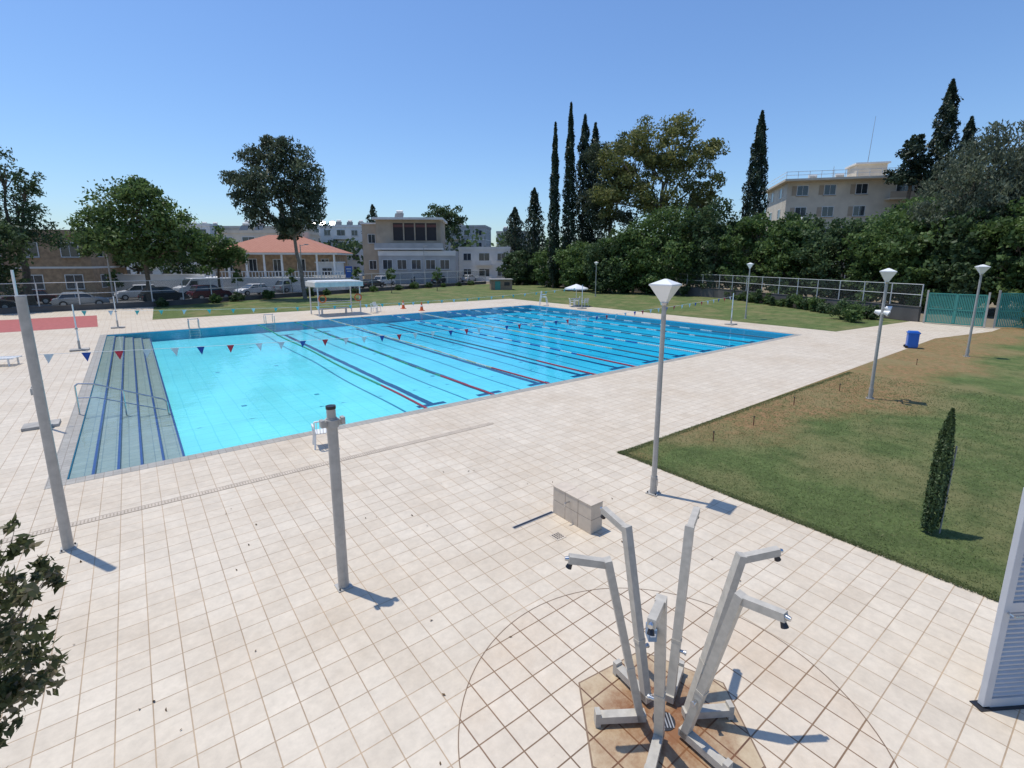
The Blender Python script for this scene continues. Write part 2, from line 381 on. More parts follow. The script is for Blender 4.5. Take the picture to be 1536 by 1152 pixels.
def ropemat(name,c1,c2,endc):
    m,n,l=newmat(name); b=n['Principled BSDF']; tc=n.new('ShaderNodeTexCoord').outputs['Object']
    sx=n.new('ShaderNodeSeparateXYZ'); l.new(tc,sx.inputs[0]); Y=sx.outputs['Y']
    md=mathn(n,l,'MODULO',Y,1.6); c=mixc(n,l,mathn(n,l,'GREATER_THAN',md,.8),c1,c2)
    e=mathn(n,l,'LESS_THAN',Y,3.6)
    c=mixc(n,l,e,c,endc)
    dk=mathn(n,l,'LESS_THAN',mathn(n,l,'MODULO',Y,.12),.03); c=mixc(n,l,mathn(n,l,'MULTIPLY',dk,.7),c,(.02,.02,.03))
    l.new(c,b.inputs['Base Color']); b.inputs['Roughness'].default_value=.4; return m
R=(.34,.03,.05); G=(.03,.29,.15); Wt=(.42,.55,.56); Y_=(.38,.42,.28); Bl=(.02,.08,.3); DK=(.05,.13,.18)
rp=[(G,G,R),(G,DK,R),(Y_,Wt,R),(DK,DK,R),(Bl,Wt,R),(Y_,Wt,DK),(Wt,Bl,Wt),(DK,Wt,Wt),(Wt,DK,DK),(DK,Wt,DK)]
for i,(a,b_,c_) in enumerate(rp):
    x=8.3+2.5*i
    o=Obj('lane_rope',(x,0,0)); mt=ropemat('lane_float_%d'%i,a,b_,c_)
    nseg=26
    pts=[(.05*math.sin(k*.6+i),k*PY/nseg,WZ+.012) for k in range(nseg+1)]
    for k in range(nseg): o.cyl('floats',mt,pts[k],pts[k+1],.038,.038,8)
    o.cyl('anchor_near',chrome,(0,-.12,.0),(0,.15,-.02),.012,.012,6); o.cyl('anchor_far',chrome,(0,PY-.15,-.02),(0,PY+.12,0),.012,.012,6)
    o.finish()
def watermat():
    m,n,l=newmat('pool_water'); n.remove(n['Principled BSDF']); tc=n.new('ShaderNodeTexCoord').outputs['Object']
    gl=n.new('ShaderNodeBsdfGlossy'); gl.inputs['Roughness'].default_value=.04
    tr=n.new('ShaderNodeBsdfTransparent'); tr.inputs['Color'].default_value=(.95,.995,1,1)
    fr=n.new('ShaderNodeFresnel'); fr.inputs['IOR'].default_value=1.33
    bp=n.new('ShaderNodeBump'); bp.inputs['Strength'].default_value=.4; bp.inputs['Distance'].default_value=.03
    h=mathn(n,l,'ADD',noise(n,l,tc,1.6,3,.5),mathn(n,l,'MULTIPLY',noise(n,l,tc,6,3,.5),.35))
    l.new(h,bp.inputs['Height']); l.new(bp.outputs['Normal'],gl.inputs['Normal']); l.new(bp.outputs['Normal'],fr.inputs['Normal'])
    f=mathn(n,l,'MINIMUM',mathn(n,l,'MULTIPLY',fr.outputs[0],.7),.32)
    mx=n.new('ShaderNodeMixShader'); l.new(f,mx.inputs[0]); l.new(tr.outputs[0],mx.inputs[1]); l.new(gl.outputs[0],mx.inputs[2])
    l.new(mx.outputs[0],n['Material Output'].inputs['Surface']); return m
mesh_obj('pool_water',[(0.001,0.001,WZ),(PX-.001,0.001,WZ),(PX-.001,PY-.001,WZ),(0.001,PY-.001,WZ)],[(0,1,2,3)],watermat())
gr=Obj('deck_drain_grating')
gmt=M('grating_beige',(.52,.44,.35),.6); slot=M('drain_slot',(.36,.30,.23),.9); jb=M('joint_brown',(.2,.13,.08))
gr.box('channel',gmt,((-12+9)/2,-2.4,.003),(21,.15,.006))
for s in (-1,1): gr.box('channel_edges',M('channel_edge',(.34,.27,.2)),((-12+9)/2,-2.4+s*.08,.004),(21,.008,.008))
for k in range(420):
    gr.box('slots',slot,(-11.9+k*.05,-2.4,.0085),(.016,.10,.003))
gr.finish()
# ---------------------------------------------------------------- posts & lamps
lampg=M('lamp_glass',(.78,.78,.75),.3,var=.03)
def street_lamp(x,y,h=4.15,flood=False,rot=.3):
    o=Obj('street_lamp',(x,y,0),rot)
    o.cyl('pole',galv,(0,0,0),(0,0,h-.42),.052,.042,14)
    o.cyl('base_sleeve',galv,(0,0,0),(0,0,.36),.068,.064,14)
    o.box('base_plate',galv,(0,0,.01),(.22,.22,.02))
    for a in (-1,1):
        for b in (-1,1): o.cyl('bolts',dark,(a*.08,b*.08,.02),(a*.08,b*.08,.05),.012,.012,6)
    o.box('hatch',alu,(0,-.066,.24),(.06,.01,.14))
    o.cyl('lamp_bowl',lampg,(0,0,h-.42),(0,0,h-.12),.07,.29,4,False)
    o.cyl('rim',white,(0,0,h-.12),(0,0,h-.09),.305,.305,4,False)
    o.cyl('cap',white,(0,0,h-.09),(0,0,h),.295,.03,4,False)
    o.cyl('collar',alu,(0,0,h-.47),(0,0,h-.42),.06,.075,12)
    if flood:
        o.beam('flood_bracket',galv,(-.32,0,2.78),(.32,0,2.78),.04)
        for k,(a,b,z) in enumerate(((-.30,-.08,2.86),(.30,-.08,2.92),(-.05,-.12,2.98),(.08,.14,2.84))):
            o.cyl('flood_arms',galv,(a,0,2.78),(a,b+.05,z),.015,.015,6)
            o.cyl('floodlights',white,(a,b+.06,z),(a*1.1,b-.08,z-.04),.05,.10,14)
            o.cyl('flood_lens',M('flood_lens',(.5,.52,.55),.1),(a*1.1,b-.081,z-.04),(a*1.1,b-.09,z-.042),.09,.09,14)
    return o.finish()
street_lamp(9.11,-7.72,4.12,rot=.2); street_lamp(20.28,-7.87,4.2,True); street_lamp(32.27,-8.04,4.25,rot=.5); street_lamp(38.94,6.09,4.25); street_lamp(46.97,29.31,4.25)
o=Obj('steel_post',(.26,-3.31,0)); o.cyl('post',galv,(0,0,0),(0,0,3.94),.07,.062,16); o.box('plate',galv,(0,0,.008),(.2,.2,.016))
for a in (-1,1): o.cyl('bolts',dark,(a*.075,a*.075,.016),(a*.075,a*.075,.04),.012,.012,6)
o.cyl('cap',galv,(0,0,3.94),(0,0,3.96),.066,.06,16)
o.finish()
o=Obj('speaker_post',(3.38,-6.85,0)); o.cyl('post',galv,(0,0,0),(0,0,2.45),.072,.068,16); o.cyl('sleeve',galv,(0,0,2.45),(0,0,2.60),.058,.056,16)
o.cyl('collar',dark,(0,0,2.57),(0,0,2.61),.064,.064,16); o.box('plate',galv,(0,0,.008),(.2,.2,.016))
o.cyl('clamp',galv,(0,0,2.33),(0,0,2.43),.09,.09,16)
for a in (-1,1):
    o.box('bracket',galv,(a*.10,-.02,2.38),(.06,.05,.08),bevel=.006); o.box('socket',galv,(a*.13,-.03,2.40),(.05,.09,.10),bevel=.008)
for a in (-1,1): o.cyl('bolts',dark,(a*.075,a*.075,.016),(a*.075,a*.075,.04),.012,.012,6)
o.finish()
def flagpost(x,y,h,boxz=None,name='flag_line_post'):
    o=Obj(name,(x,y,0)); o.cyl('pole',white,(0,0,.05),(0,0,h),.035,.03,10)
    o.box('base',concrete,(0,0,.04),(.75,.55,.08),bevel=.01); o.cyl('sleeve',galv,(0,0,.08),(0,0,.5),.05,.05,10)
    o.cyl('winch',galv,(-.06,0,1.1),(.06,0,1.1),.05,.05,8)
    if boxz: o.box('control_box',galv,(0.03,-.06,boxz),(.22,.12,.18),bevel=.01)
    return o.finish()
flagpost(-.86,4.85,4.2,1.0); flagpost(34.6,4.85,2.2); flagpost(-.9,19.4,2.3); flagpost(34.6,19.4,2.2); flagpost(.5,28.8,2.1)
fl=[M('flag_white',(.65,.68,.68),.7),M('flag_blue',(.02,.07,.32),.7),M('flag_red',(.55,.03,.05),.7),M('flag_teal',(.10,.45,.42),.7)]
def pennants(y,x0,x1,z0,sag,cols,step=1.05,sz=.17):
    o=Obj('pennant_flag_line',(0,y,0)); n=40; L=x1-x0
    zz=lambda x:z0-sag*4*((x-x0)/L)*(1-(x-x0)/L)
    for k in range(n):
        a=x0+L*k/n;b=x0+L*(k+1)/n; o.cyl('line',white,(a,0,zz(a)),(b,0,zz(b)),.006,.006,5)
    x=x0+.4;i=0
    while x<x1-.3:
        c=cols[i%len(cols)]; z=zz(x); tw=random.uniform(-.07,.07); t2=random.uniform(-.05,.05)
        m=fl[c]; o.raw('flags_'+m.name,m,[(x-sz*.62,0,z),(x+sz*.62,0,z),(x+t2,tw,z-sz*1.5),(x+t2*.4,tw*.8,z-sz*.7)],[(0,1,3),(0,3,2),(3,1,2)])
        x+=step*random.uniform(.88,1.12); i+=1
    o.finish()
pennants(4.85,-.86,34.6,1.98,.48,[0,1,2,0],.74); pennants(19.4,-.9,34.6,1.98,.5,[3,0,3],1.15)
# ---------------------------------------------------------------- shower
cx,cy=B(1.49,4.06)
def ra(deg): return math.radians(deg)-HB
def disc(name,r,z,mat,n=96,r0=0,loc=(cx,cy),rot=0):
    v=[(loc[0]+r*math.cos(2*math.pi*i/n+rot),loc[1]+r*math.sin(2*math.pi*i/n+rot),z) for i in range(n)]
    if r0:
        v+=[(loc[0]+r0*math.cos(2*math.pi*i/n+rot),loc[1]+r0*math.sin(2*math.pi*i/n+rot),z) for i in range(n)]
        f=[(i,(i+1)%n,n+(i+1)%n,n+i) for i in range(n)]
    else: f=[tuple(range(n))]
    return mesh_obj(name,v,f,mat)
disc('shower_paving_circle',2.0,.004,discM)
disc('shower_circle_joint',2.010,.007,jb,r0=2.0)
def rustmat():
    m,n,l=newmat('rust_stained_tiles'); b=n['Principled BSDF']; tc=n.new('ShaderNodeTexCoord').outputs['Object']
    br=n.new('ShaderNodeTexBrick'); br.offset=0; l.new(tc,br.inputs['Vector']); br.inputs['Scale'].default_value=1
    br.inputs['Brick Width'].default_value=.30; br.inputs['Row Height'].default_value=.30; br.inputs['Mortar Size'].default_value=.008
    br.inputs['Color1'].default_value=(.50,.39,.25,1); br.inputs['Color2'].default_value=(.54,.43,.28,1); br.inputs['Mortar'].default_value=(.10,.05,.025,1)
    v=n.new('ShaderNodeVectorMath'); v.operation='DISTANCE'; l.new(tc,v.inputs[0]); v.inputs[1].default_value=(cx,cy,0)
    k=mathn(n,l,'ADD',v.outputs['Value'],mathn(n,l,'MULTIPLY',mathn(n,l,'SUBTRACT',noise(n,l,tc,3.5,8,.75),.5),2.0))
    f=ramp(n,l,k,[(.12,g(1)),(.78,g(.22)),(1.0,g(.05))])
    c=mixc(n,l,mathn(n,l,'MULTIPLY',f,.95),br.outputs['Color'],(.21,.085,.028))
    l.new(c,b.inputs['Base Color']); b.inputs['Roughness'].default_value=.45; return m
hexm=rustmat()
disc('shower_base_slab',.88,.0105,hexm,6,rot=ra(30)); disc('shower_slab_joint',.90,.0075,jb,6,rot=ra(30))
sh=Obj('outdoor_shower',(cx,cy,0),-HB)
Ht=1.76
for i,ang in enumerate((183,121,59,4,-54,-118)):
    a=math.radians(ang); c_,s_=math.cos(a),math.sin(a)
    rb=.24; rt=.62; b0=Vector((rb*c_,rb*s_,.09)); t0=Vector((rt*c_,rt*s_,Ht))
    up=(-s_,c_,0)
    sh.beam('columns',beige,b0-(t0-b0)*.02,t0+(t0-b0)*.018,.07,.085,up)
    mid=b0.lerp(t0,.33); sh.beam('joint_sleeve',beige,mid-Vector((0,0,.01)),b0.lerp(t0,.345),.078,.093,up)
    e=Vector((.68*c_,.68*s_,.09)); sh.beam('feet',beige,Vector(((rb-.05)*c_,(rb-.05)*s_,.09)),e,.085,.075)
    sh.beam('foot_ends',beige,e+Vector((-.02*c_,-.02*s_,-.075)),e+Vector((-.02*c_,-.02*s_,.075)),.084,.05,(c_,s_,0))
    at=Vector(((rt+.36)*c_,(rt+.36)*s_,Ht+.05))
    sh.beam('arms',beige,t0+Vector((-.02*c_,-.02*s_,-.02)),at,.065,.07)
    sh.cyl('nozzles',dark,at+Vector((-.03*c_,-.03*s_,-.02)),at+Vector((.0*c_,.0*s_,-.09)),.014,.03,12)
    sh.cyl('nozzle_cap',chrome,at,at+Vector((.035*c_,.035*s_,0)),.022,.018,10)
    pb=b0.lerp(t0,.28); side=Vector((-s_,c_,0))
    sh.cyl('push_valves',chrome,pb-side*.035,pb-side*.09,.016,.018,10); sh.cyl('valve_knobs',alu,pb-side*.09,pb-side*.105,.024,.024,10)
a=math.radians(-118); q=Vector((.24*math.cos(a),.24*math.sin(a),.09)).lerp(Vector((.62*math.cos(a),.62*math.sin(a),Ht)),.80)
sh.box('notice_plate',M('notice_blue',(.16,.25,.36),.4),q+Vector((-.08,-.01,0)),(.07,.10,.11),bevel=.004)
sh.box('notice_text',white,q+Vector((-.08,-.063,.01)),(.045,.004,.03))
sh.cyl('centre_drain',dark,(0,0,.011),(0,0,.016),.11,.11,20)
for k in range(6): sh.box('drain_bars',alu,(-.075+k*.03,0,.018),(.012,.16,.006))
sh.finish()
# foot wash block
o=Obj('tiled_block_wall',(7.2,-7.55,0))
bm_=M('block_cream',(.56,.47,.37),.6,var=.08,scale=8)
for k in range(3):
    for z in range(2): o.box('wall_tiles',bm_,(0,-.31+k*.31,.125+z*.25-.0),(.27,.303,.243),bevel=.004)
o.box('wall_core',jb,(0,0,.25),(.255,.915,.49))
for k in range(3): o.box('top_tiles',bm_,(0,-.31+k*.31,.507),(.285,.305,.02),bevel=.003)
o.cyl('tap',chrome,(-.13,.05,.38),(-.24,.05,.38),.012,.012,8); o.cyl('tap_spout',chrome,(-.24,.05,.38),(-.24,.05,.32),.012,.014,8)
o.finish()
o=Obj('slot_drain',(6.62,-7.08,0)); o.box('frame',alu,(0,0,.004),(.9,.07,.008)); o.box('slot',dark,(0,0,.009),(.88,.045,.003)); o.finish()
o=Obj('floor_drain',(6.6,-7.72,0)); o.box('frame',gmt,(0,0,.004),(.2,.2,.008))
for k in range(4):
    for j in range(4): o.box('holes',dark,(-.06+k*.04,-.06+j*.04,.009),(.024,.024,.004))
o.finish()
o=Obj('pool_handrail',(0,5.6,0))
tube(o,'rail',chrome,[(-.12,0,0),(-.12,0,.86),(-.05,0,.92),(.3,0,.86),(1.9,0,.12),(2.0,0,.02),(2.0,0,ZF)],.022,.022,10)
tube(o,'lower_rail',chrome,[(-.12,0,.5),(.3,0,.45),(1.95,0,-.25)],.016,.016,8); o.cyl('mid_post',chrome,(.95,0,.55),(.95,0,-.3),.02,.02,8)
o.finish()
def poolladder(x):
    o=Obj('pool_ladder',(x,PY,0))
    for s in (-.28,.28):
        tube(o,'rails',chrome,[(s,.55,0),(s,.55,.5),(s,.45,.62),(s,.1,.62),(s,-.06,.5),(s,-.06,-.5)],.025,.025,8)
    for k in range(3): o.box('treads',alu,(0,-.08,-.1-.17*k),(.54,.08,.02))
    o.cyl('crossbar',chrome,(-.28,.45,.6),(.28,.45,.6),.02,.02,8)
    o.finish()
poolladder(9.1); poolladder(4.5)
def chair(x,y,r,name='white_plastic_chair'):
    o=Obj(name,(x,y,0),r)
    for a in (-1,1):
        o.beam('legs',white,(a*.25,-.23,0),(a*.21,-.19,.42),.035); o.beam('legs',white,(a*.25,.25,0),(a*.21,.2,.42),.035)
        o.beam('arms',white,(a*.25,-.22,.62),(a*.24,.2,.64),.04,.025); o.beam('arm_posts',white,(a*.235,-.2,.42),(a*.25,-.22,.62),.03)
    o.box('seat',white,(0,0,.43),(.44,.42,.03),bevel=.01)
    for k in range(5): o.beam('back_slats',white,(-.16+k*.08,.20,.43),(-.17+k*.085,.29,.80),.045,.015,(1,0,0))
    o.beam('back_top',white,(-.22,.295,.82),(.22,.295,.82),.06,.03); o.beam('back_side',white,(-.22,.2,.43),(-.23,.29,.82),.035); o.beam('back_side',white,(.22,.2,.43),(.23,.29,.82),.035)
    return o.finish()
chair(4.80,-1.25,math.radians(170)).scale=(.85,.85,.85); chair(17.8,27.6,2.6); chair(18.4,28.4,.6)
def lounger(x,y,r):
    o=Obj('sun_lounger',(x,y,0),r)
    for k in range(11): o.box('slats',white,(0,-.85+k*.12,.32),(.6,.09,.02))
    for k in range(6): o.box('back',white,(0,.47+k*.1,.36+k*.06),(.6,.08,.02),(.55,0,0))
    for a in (-1,1):
        o.beam('frame',white,(a*.3,-.92,.32),(a*.3,.42,.32),.04,.05); o.beam('frame',white,(a*.3,.42,.32),(a*.3,1.02,.68),.04,.05)
        for yy in (-.75,.35): o.beam('legs',white,(a*.3,yy,0),(a*.3,yy,.32),.05)
    o.finish()
lounger(-3.6,16.8,1.2); lounger(-4.3,15.2,1.2); lounger(-5.4,18.0,1.2)
o=Obj('shade_canopy',(14.9,28.6,0))
orp=M('white_post',(.66,.62,.58),.5)
for a in (-1.7,1.7):
    for b in (-1.1,1.1): o.cyl('posts',orp,(a,b,0),(a,b,2.3),.055,.055,8)
o.box('roof',M('canopy_cream',(.62,.60,.54),.6),(0,0,2.52),(3.9,2.7,.40),bevel=.03); o.box('roof_top',white,(0,0,2.76),(3.6,2.4,.07),bevel=.02)
for a in (-1.05,1.05): o.beam('side_rail',orp,(-1.7,a,1.0),(1.7,a,1.0),.04)
o.box('bench_seat',orp,(0,.5,.45),(2.4,.4,.05))
for a in (-1,1): o.box('bench_legs',orp,(a,.5,.21),(.06,.36,.42))
for a in (-1.4,1.5):
    for k in range(16):
        t=k/16*6.283; t2=(k+1)/16*6.283
        o.cyl('life_rings',orange,(a+.28*math.cos(t),-1.2,1.4+.28*math.sin(t)),(a+.28*math.cos(t2),-1.2,1.4+.28*math.sin(t2)),.05,.05,6)
o.finish()
def guardchair(x,y,r):
    o=Obj('lifeguard_chair',(x,y,0),r)
    for a in (-1,1):
        o.beam('legs',white,(a*.4,-.4,0),(a*.26,-.22,.85),.05); o.beam('legs',white,(a*.4,.4,0),(a*.26,.22,1.4),.05)
        o.beam('arm',white,(a*.26,-.22,1.08),(a*.26,.22,1.08),.05)
    for z in (.3,.6): o.beam('rungs',white,(-.36+z*.1,-.37+z*.15,z),(.36-z*.1,-.37+z*.15,z),.04)
    o.box('seat',white,(0,0,.85),(.52,.5,.05)); o.box('back',white,(0,.25,1.22),(.52,.04,.4)); o.finish()
guardchair(33.9,24.0,.7)
o=Obj('patio_umbrella',(36.0,21.6,0)); o.cyl('pole',white,(0,0,0),(0,0,2.1),.025,.025,8); o.cyl('canopy',white,(0,0,1.75),(0,0,2.15),1.15,.04,8,False)
o.cyl('valance',white,(0,0,1.62),(0,0,1.75),1.13,1.15,8,False); o.cyl('base',concrete,(0,0,0),(0,0,.1),.28,.25,12)
o.cyl('table_top',white,(0,0,.7),(0,0,.74),.5,.5,16)
for k in range(4): o.beam('table_legs',white,(.35*math.cos(k*1.57),.35*math.sin(k*1.57),0),(.3*math.cos(k*1.57),.3*math.sin(k*1.57),.7),.04)
o.finish(); chair(35.1,21.2,1.0); chair(36.9,22.4,4.0); chair(36.2,20.6,3.0)
for x,y in ((21.4,29.5),(21.9,26.8)):
    o=Obj('traffic_cone',(x,y,0)); o.box('base',orange,(0,0,.025),(.42,.42,.05),bevel=.01); o.cyl('cone',orange,(0,0,.05),(0,0,.78),.16,.03,14); o.cyl('band',white,(0,0,.38),(0,0,.52),.103,.078,14); o.finish()
o=Obj('blue_litter_bin',(33.08,-5.74,0),.4)
o.box('body',binblue,(0,0,.42),(.46,.46,.70),bevel=.03)
o.box('foot',binblue,(0,0,.05),(.36,.36,.06)); o.box('lid',binblue,(0,0,.79),(.52,.52,.07),bevel=.02); o.box('lid_dome',binblue,(0,0,.85),(.42,.42,.06),bevel=.02); o.box('handle',dark,(0,-.27,.80),(.3,.03,.03))
o.box('slot',dark,(0,-.232,.66),(.3,.01,.1))
for a in (-1,1): o.cyl('wheels',dark,(a*.2-.03,.24,.07),(a*.2+.03,.24,.07),.07,.07,12)
o.finish()
cypress('young_cypress_tree',(11.55,-11.38,0),2.1,.135,lf_sap,bark,n=8000,leaf=.06,z0=.06,loose=.28,lean=.22)
o=Obj('tree_stake',(11.68,-11.50,0)); o.cyl('stake',concrete,(0,0,0),(.12,.0,1.5),.012,.012,8); o.beam('tie',dark,(0.07,0,1.2),(-.1,.1,1.2),.01); o.finish()
rp_=M('rusty_pipe',(.22,.10,.05),.8)
for x,y in ((12.6,-6.9),(14.6,-6.9),(17.5,-6.7),(20.5,-6.9),(24,-6.8),(28,-7.2)):
    o=Obj('irrigation_riser',(x,y,0)); o.cyl('riser',rp_,(0,0,0),(0,0,.24),.014,.014,6); o.cyl('head',dark,(0,0,.24),(0,0,.28),.02,.015,6); o.finish()
dx0,dy0=B(4.75,4.23); dx1,dy1=B(6.3,4.35)
o=Obj('white_louvred_door',(dx0,dy0,0),math.atan2(dy1-dy0,dx1-dx0))
doorW=M('door_white',(.50,.51,.53),.35,var=.06)
o.box('frame_left',doorW,(.04,0,1.2),(.08,.06,2.36),bevel=.005); o.box('frame_right',doorW,(.96,0,1.2),(.08,.06,2.36),bevel=.005)
for z in (.06,1.15,2.34): o.box('frame_rails',doorW,(.5,0,z),(.84,.055,.1))
for k in range(42):
    z=.13+k*.052
    if abs(z-1.15)>.06: o.box('louvres',doorW,(.5,0,z),(.84,.03,.046),(.5,0,0))
o.box('jamb',doorW,(1.08,.0,1.3),(.14,.16,2.6)); o.cyl('handle',chrome,(.05,-.03,1.1),(.05,-.09,1.1),.012,.012,8); o.cyl('lever',chrome,(.05,-.09,1.1),(.17,-.09,1.1),.01,.01,8)
o.box('threshold',dark,(.6,0,.006),(1.3,.12,.012))
o.finish()
# ---------------------------------------------------------------- citrus tree tips, lower left
def sl_(lst):
    return [(a*.7943+b*.6078,-a*.6078+b*.7943,z,r1,r1,r3) for (a,b,z,r1,r3) in lst]
tree('citrus_tree',(*B(-4.2,3.05),0),sl_([(.62,0,2.50,.22,.18),(.80,.05,2.20,.20,.18),(.72,-.05,1.85,.24,.2),(.5,0,2.1,.30,.3),(.62,0,1.45,.26,.22),(.3,.1,1.3,.35,.3),(.1,0,2.3,.4,.4),(.1,0,1.7,.45,.4),(.55,-.2,1.1,.2,.18)]),lf_olive,barkg,nsub=19,ncl=19,leaf=.08,aspect=.42,sub=.36,trunk_r=.03,fz=1.0,droop=.3,base=(-.3,.1,0))
# ---------------------------------------------------------------- fences
def fencemat(name,col,fx,dens):
    m,n,l=newmat(name); b=n['Principled BSDF']; b.inputs['Base Color'].default_value=col+(1,); b.inputs['Roughness'].default_value=.5
    tc=n.new('ShaderNodeTexCoord').outputs['UV']
    sx=n.new('ShaderNodeSeparateXYZ'); l.new(tc,sx.inputs[0])
    a=mathn(n,l,'ABSOLUTE',mathn(n,l,'SUBTRACT',mathn(n,l,'FRACT',mathn(n,l,'MULTIPLY',mathn(n,l,'ADD',sx.outputs[0],sx.outputs[1]),fx)),.5))
    c=mathn(n,l,'ABSOLUTE',mathn(n,l,'SUBTRACT',mathn(n,l,'FRACT',mathn(n,l,'MULTIPLY',mathn(n,l,'SUBTRACT',sx.outputs[0],sx.outputs[1]),fx)),.5))
    f=mathn(n,l,'MAXIMUM',mathn(n,l,'LESS_THAN',a,dens),mathn(n,l,'LESS_THAN',c,dens))
    t=n.new('ShaderNodeBsdfTransparent'); mx=n.new('ShaderNodeMixShader'); l.new(f,mx.inputs[0]); l.new(t.outputs[0],mx.inputs[1]); l.new(b.outputs[0],mx.inputs[2])
    l.new(mx.outputs[0],n['Material Output'].inputs['Surface']); return m
wire=fencemat('chain_link',(.20,.21,.20),12,.028); wired=fencemat('chain_link_dark',(.06,.07,.06),12,.06); wireg=fencemat('green_mesh',(.03,.18,.14),10,.10)
rail_l=M('light_fence_steel',(.55,.55,.53),.45,var=.08)
def fence(name,pts,h,step=2.6,wall=0,mat=wire,wallmat=concrete,rail=rail_l,rails=(1.0,.5),pr=.04):
    o=Obj(name)
    me_v=[];me_f=[];uv=[];acc=0
    for (x0,y0),(x1,y1) in zip(pts[:-1],pts[1:]):
        L=math.hypot(x1-x0,y1-y0); n=max(1,round(L/step)); ux,uy=(x1-x0)/L,(y1-y0)/L
        for k in range(n+1):
            x=x0+ux*L*k/n;y=y0+uy*L*k/n
            if k or (x0,y0)==pts[0]: o.cyl('posts',rail,(x,y,0),(x,y,h+.04),pr,pr,8)
        for r in rails: o.cyl('rails',rail,(x0,y0,max(wall+.05,h*r)),(x1,y1,max(wall+.05,h*r)),pr*.7,pr*.7,6)
        if wall:
            c=((x0+x1)/2,(y0+y1)/2,wall/2); o.box('low_wall',wallmat,c,(L+.1,.2,wall),(0,0,math.atan2(uy,ux))); o.box('wall_cap',wallmat,(c[0],c[1],wall+.025),(L+.14,.26,.05),(0,0,math.atan2(uy,ux)))
        b=len(me_v); me_v+=[(x0,y0,wall+.06),(x1,y1,wall+.06),(x1,y1,h-.02),(x0,y0,h-.02)]; me_f.append((b,b+1,b+2,b+3)); uv+=[(acc,wall),(acc+L,wall),(acc+L,h),(acc,h)]; acc+=L
    e=o.finish(); mo=mesh_obj('mesh_panel',me_v,me_f,mat,e); ul=mo.data.uv_layers.new(name='UVMap')
    for i,c in enumerate(uv): ul.data[i].uv=c
    return e
FL=[(-45,43.5),(3,46.2),(29,55.8),(55,65)]
dw=M('dark_boundary_wall',(.10,.095,.09),.9,var=.3,scale=.5)
fence('chain_link_fence',FL,2.5,2.7,.45,mat=wired,wallmat=dw,rails=(1,.6),pr=.05)
FR=[(47.1,-2.6),(52,8),(57.2,19),(60.5,45),(60.5,64)]
fence('boundary_fence',FR,2.7,2.4,1.05,wallmat=dw,rails=(1,.72))
fence('boundary_fence',[(48.2,-9.6),(50,-14),(52,-24)],2.4,2.4,.3,mat=wireg)
fence('side_fence',[(-45,43.5),(-45,-5)],2.3,3)
tq=M('turquoise_paint',(.05,.26,.22),.45,var=.08)
def gate(p0,p1,h=2.15,name='turquoise_gate'):
    L=math.hypot(p1[0]-p0[0],p1[1]-p0[1]); o=Obj(name,(p0[0],p0[1],0),math.atan2(p1[1]-p0[1],p1[0]-p0[0]))
    for x in (0,L): o.box('gate_posts',galv,(x,0,h/2+.1),(.1,.1,h+.2))
    for a,b in ((.08,L/2-.03),(L/2+.03,L-.08)):
        for z in (.12,h*.5,h): o.beam('leaf_frame',tq,(a,0,z),(b,0,z),.06)
        for x in (a,b): o.beam('leaf_frame',tq,(x,0,.1),(x,0,h),.06)
        k=a+.06
        while k<b: o.beam('pickets',tq,(k,0,.1),(k,0,h),.055,.02); k+=.085
    o.finish()
gate((46.4,-3.1),(46.4,-6.3)); gate((46.9,-6.7),(48.1,-9.4),2.3)
o=Obj('pump_kiosk',(46.5,48.5,0),-.5); pkm=M('kiosk_brown',(.28,.20,.14),.8,var=.2)
o.box('walls',pkm,(0,0,.75),(3.2,2.2,1.5)); o.box('roof',concrete,(0,0,1.56),(3.5,2.5,.12)); o.box('door',tq,(-.6,-1.12,.65),(.8,.05,1.3)); o.box('vent',dark,(.8,-1.12,.9),(.8,.04,.5)); o.finish()
# ---------------------------------------------------------------- street
def strip(name,pts,w,z,mat,off=0,thick=0):
    n=len(pts); L=[];Rr=[]
    for i,p in enumerate(pts):
        a=pts[max(0,i-1)];b=pts[min(n-1,i+1)]; dx=b[0]-a[0];dy=b[1]-a[1];q=math.hypot(dx,dy);nx,ny=-dy/q,dx/q
        L.append((p[0]+nx*(off-w/2),p[1]+ny*(off-w/2),z)); Rr.append((p[0]+nx*(off+w/2),p[1]+ny*(off+w/2),z))
    vs=L+Rr; f=[(i,i+1,n+i+1,n+i) for i in range(n-1)]
    if thick:
        m=len(vs); vs+= [(v[0],v[1],z-thick) for v in vs]
        f+=[(i,i+1,m+i+1,m+i) for i in range(n-1)]+[(n+i,n+i+1,m+n+i+1,m+n+i) for i in range(n-1)]
    return mesh_obj(name,vs,f,mat)
ST=[(-120,50),(-40,52),(3,55),(16,60),(29,66),(55,78),(140,120)]
strip('street',ST,11,-.01,asphalt); pav=M('pavement_slabs',(.38,.36,.33),.9,var=.12)
strip('pavement',ST,2.2,.11,pav,7,.13); strip('pavement',ST,2.2,.11,pav,-7,.13)
ml=M('road_marking',(.6,.6,.57),.7)
mk=Obj('road_centre_marking')
for (x0,y0),(x1,y1) in zip(ST[:-1],ST[1:]):
    L=math.hypot(x1-x0,y1-y0);k=0
    while k<L:
        x=x0+(x1-x0)*k/L;y=y0+(y1-y0)*k/L; mk.box('dashes',ml,(x,y,-.004),(2,.12,.004),(0,0,math.atan2(y1-y0,x1-x0))); k+=5
mk.finish()
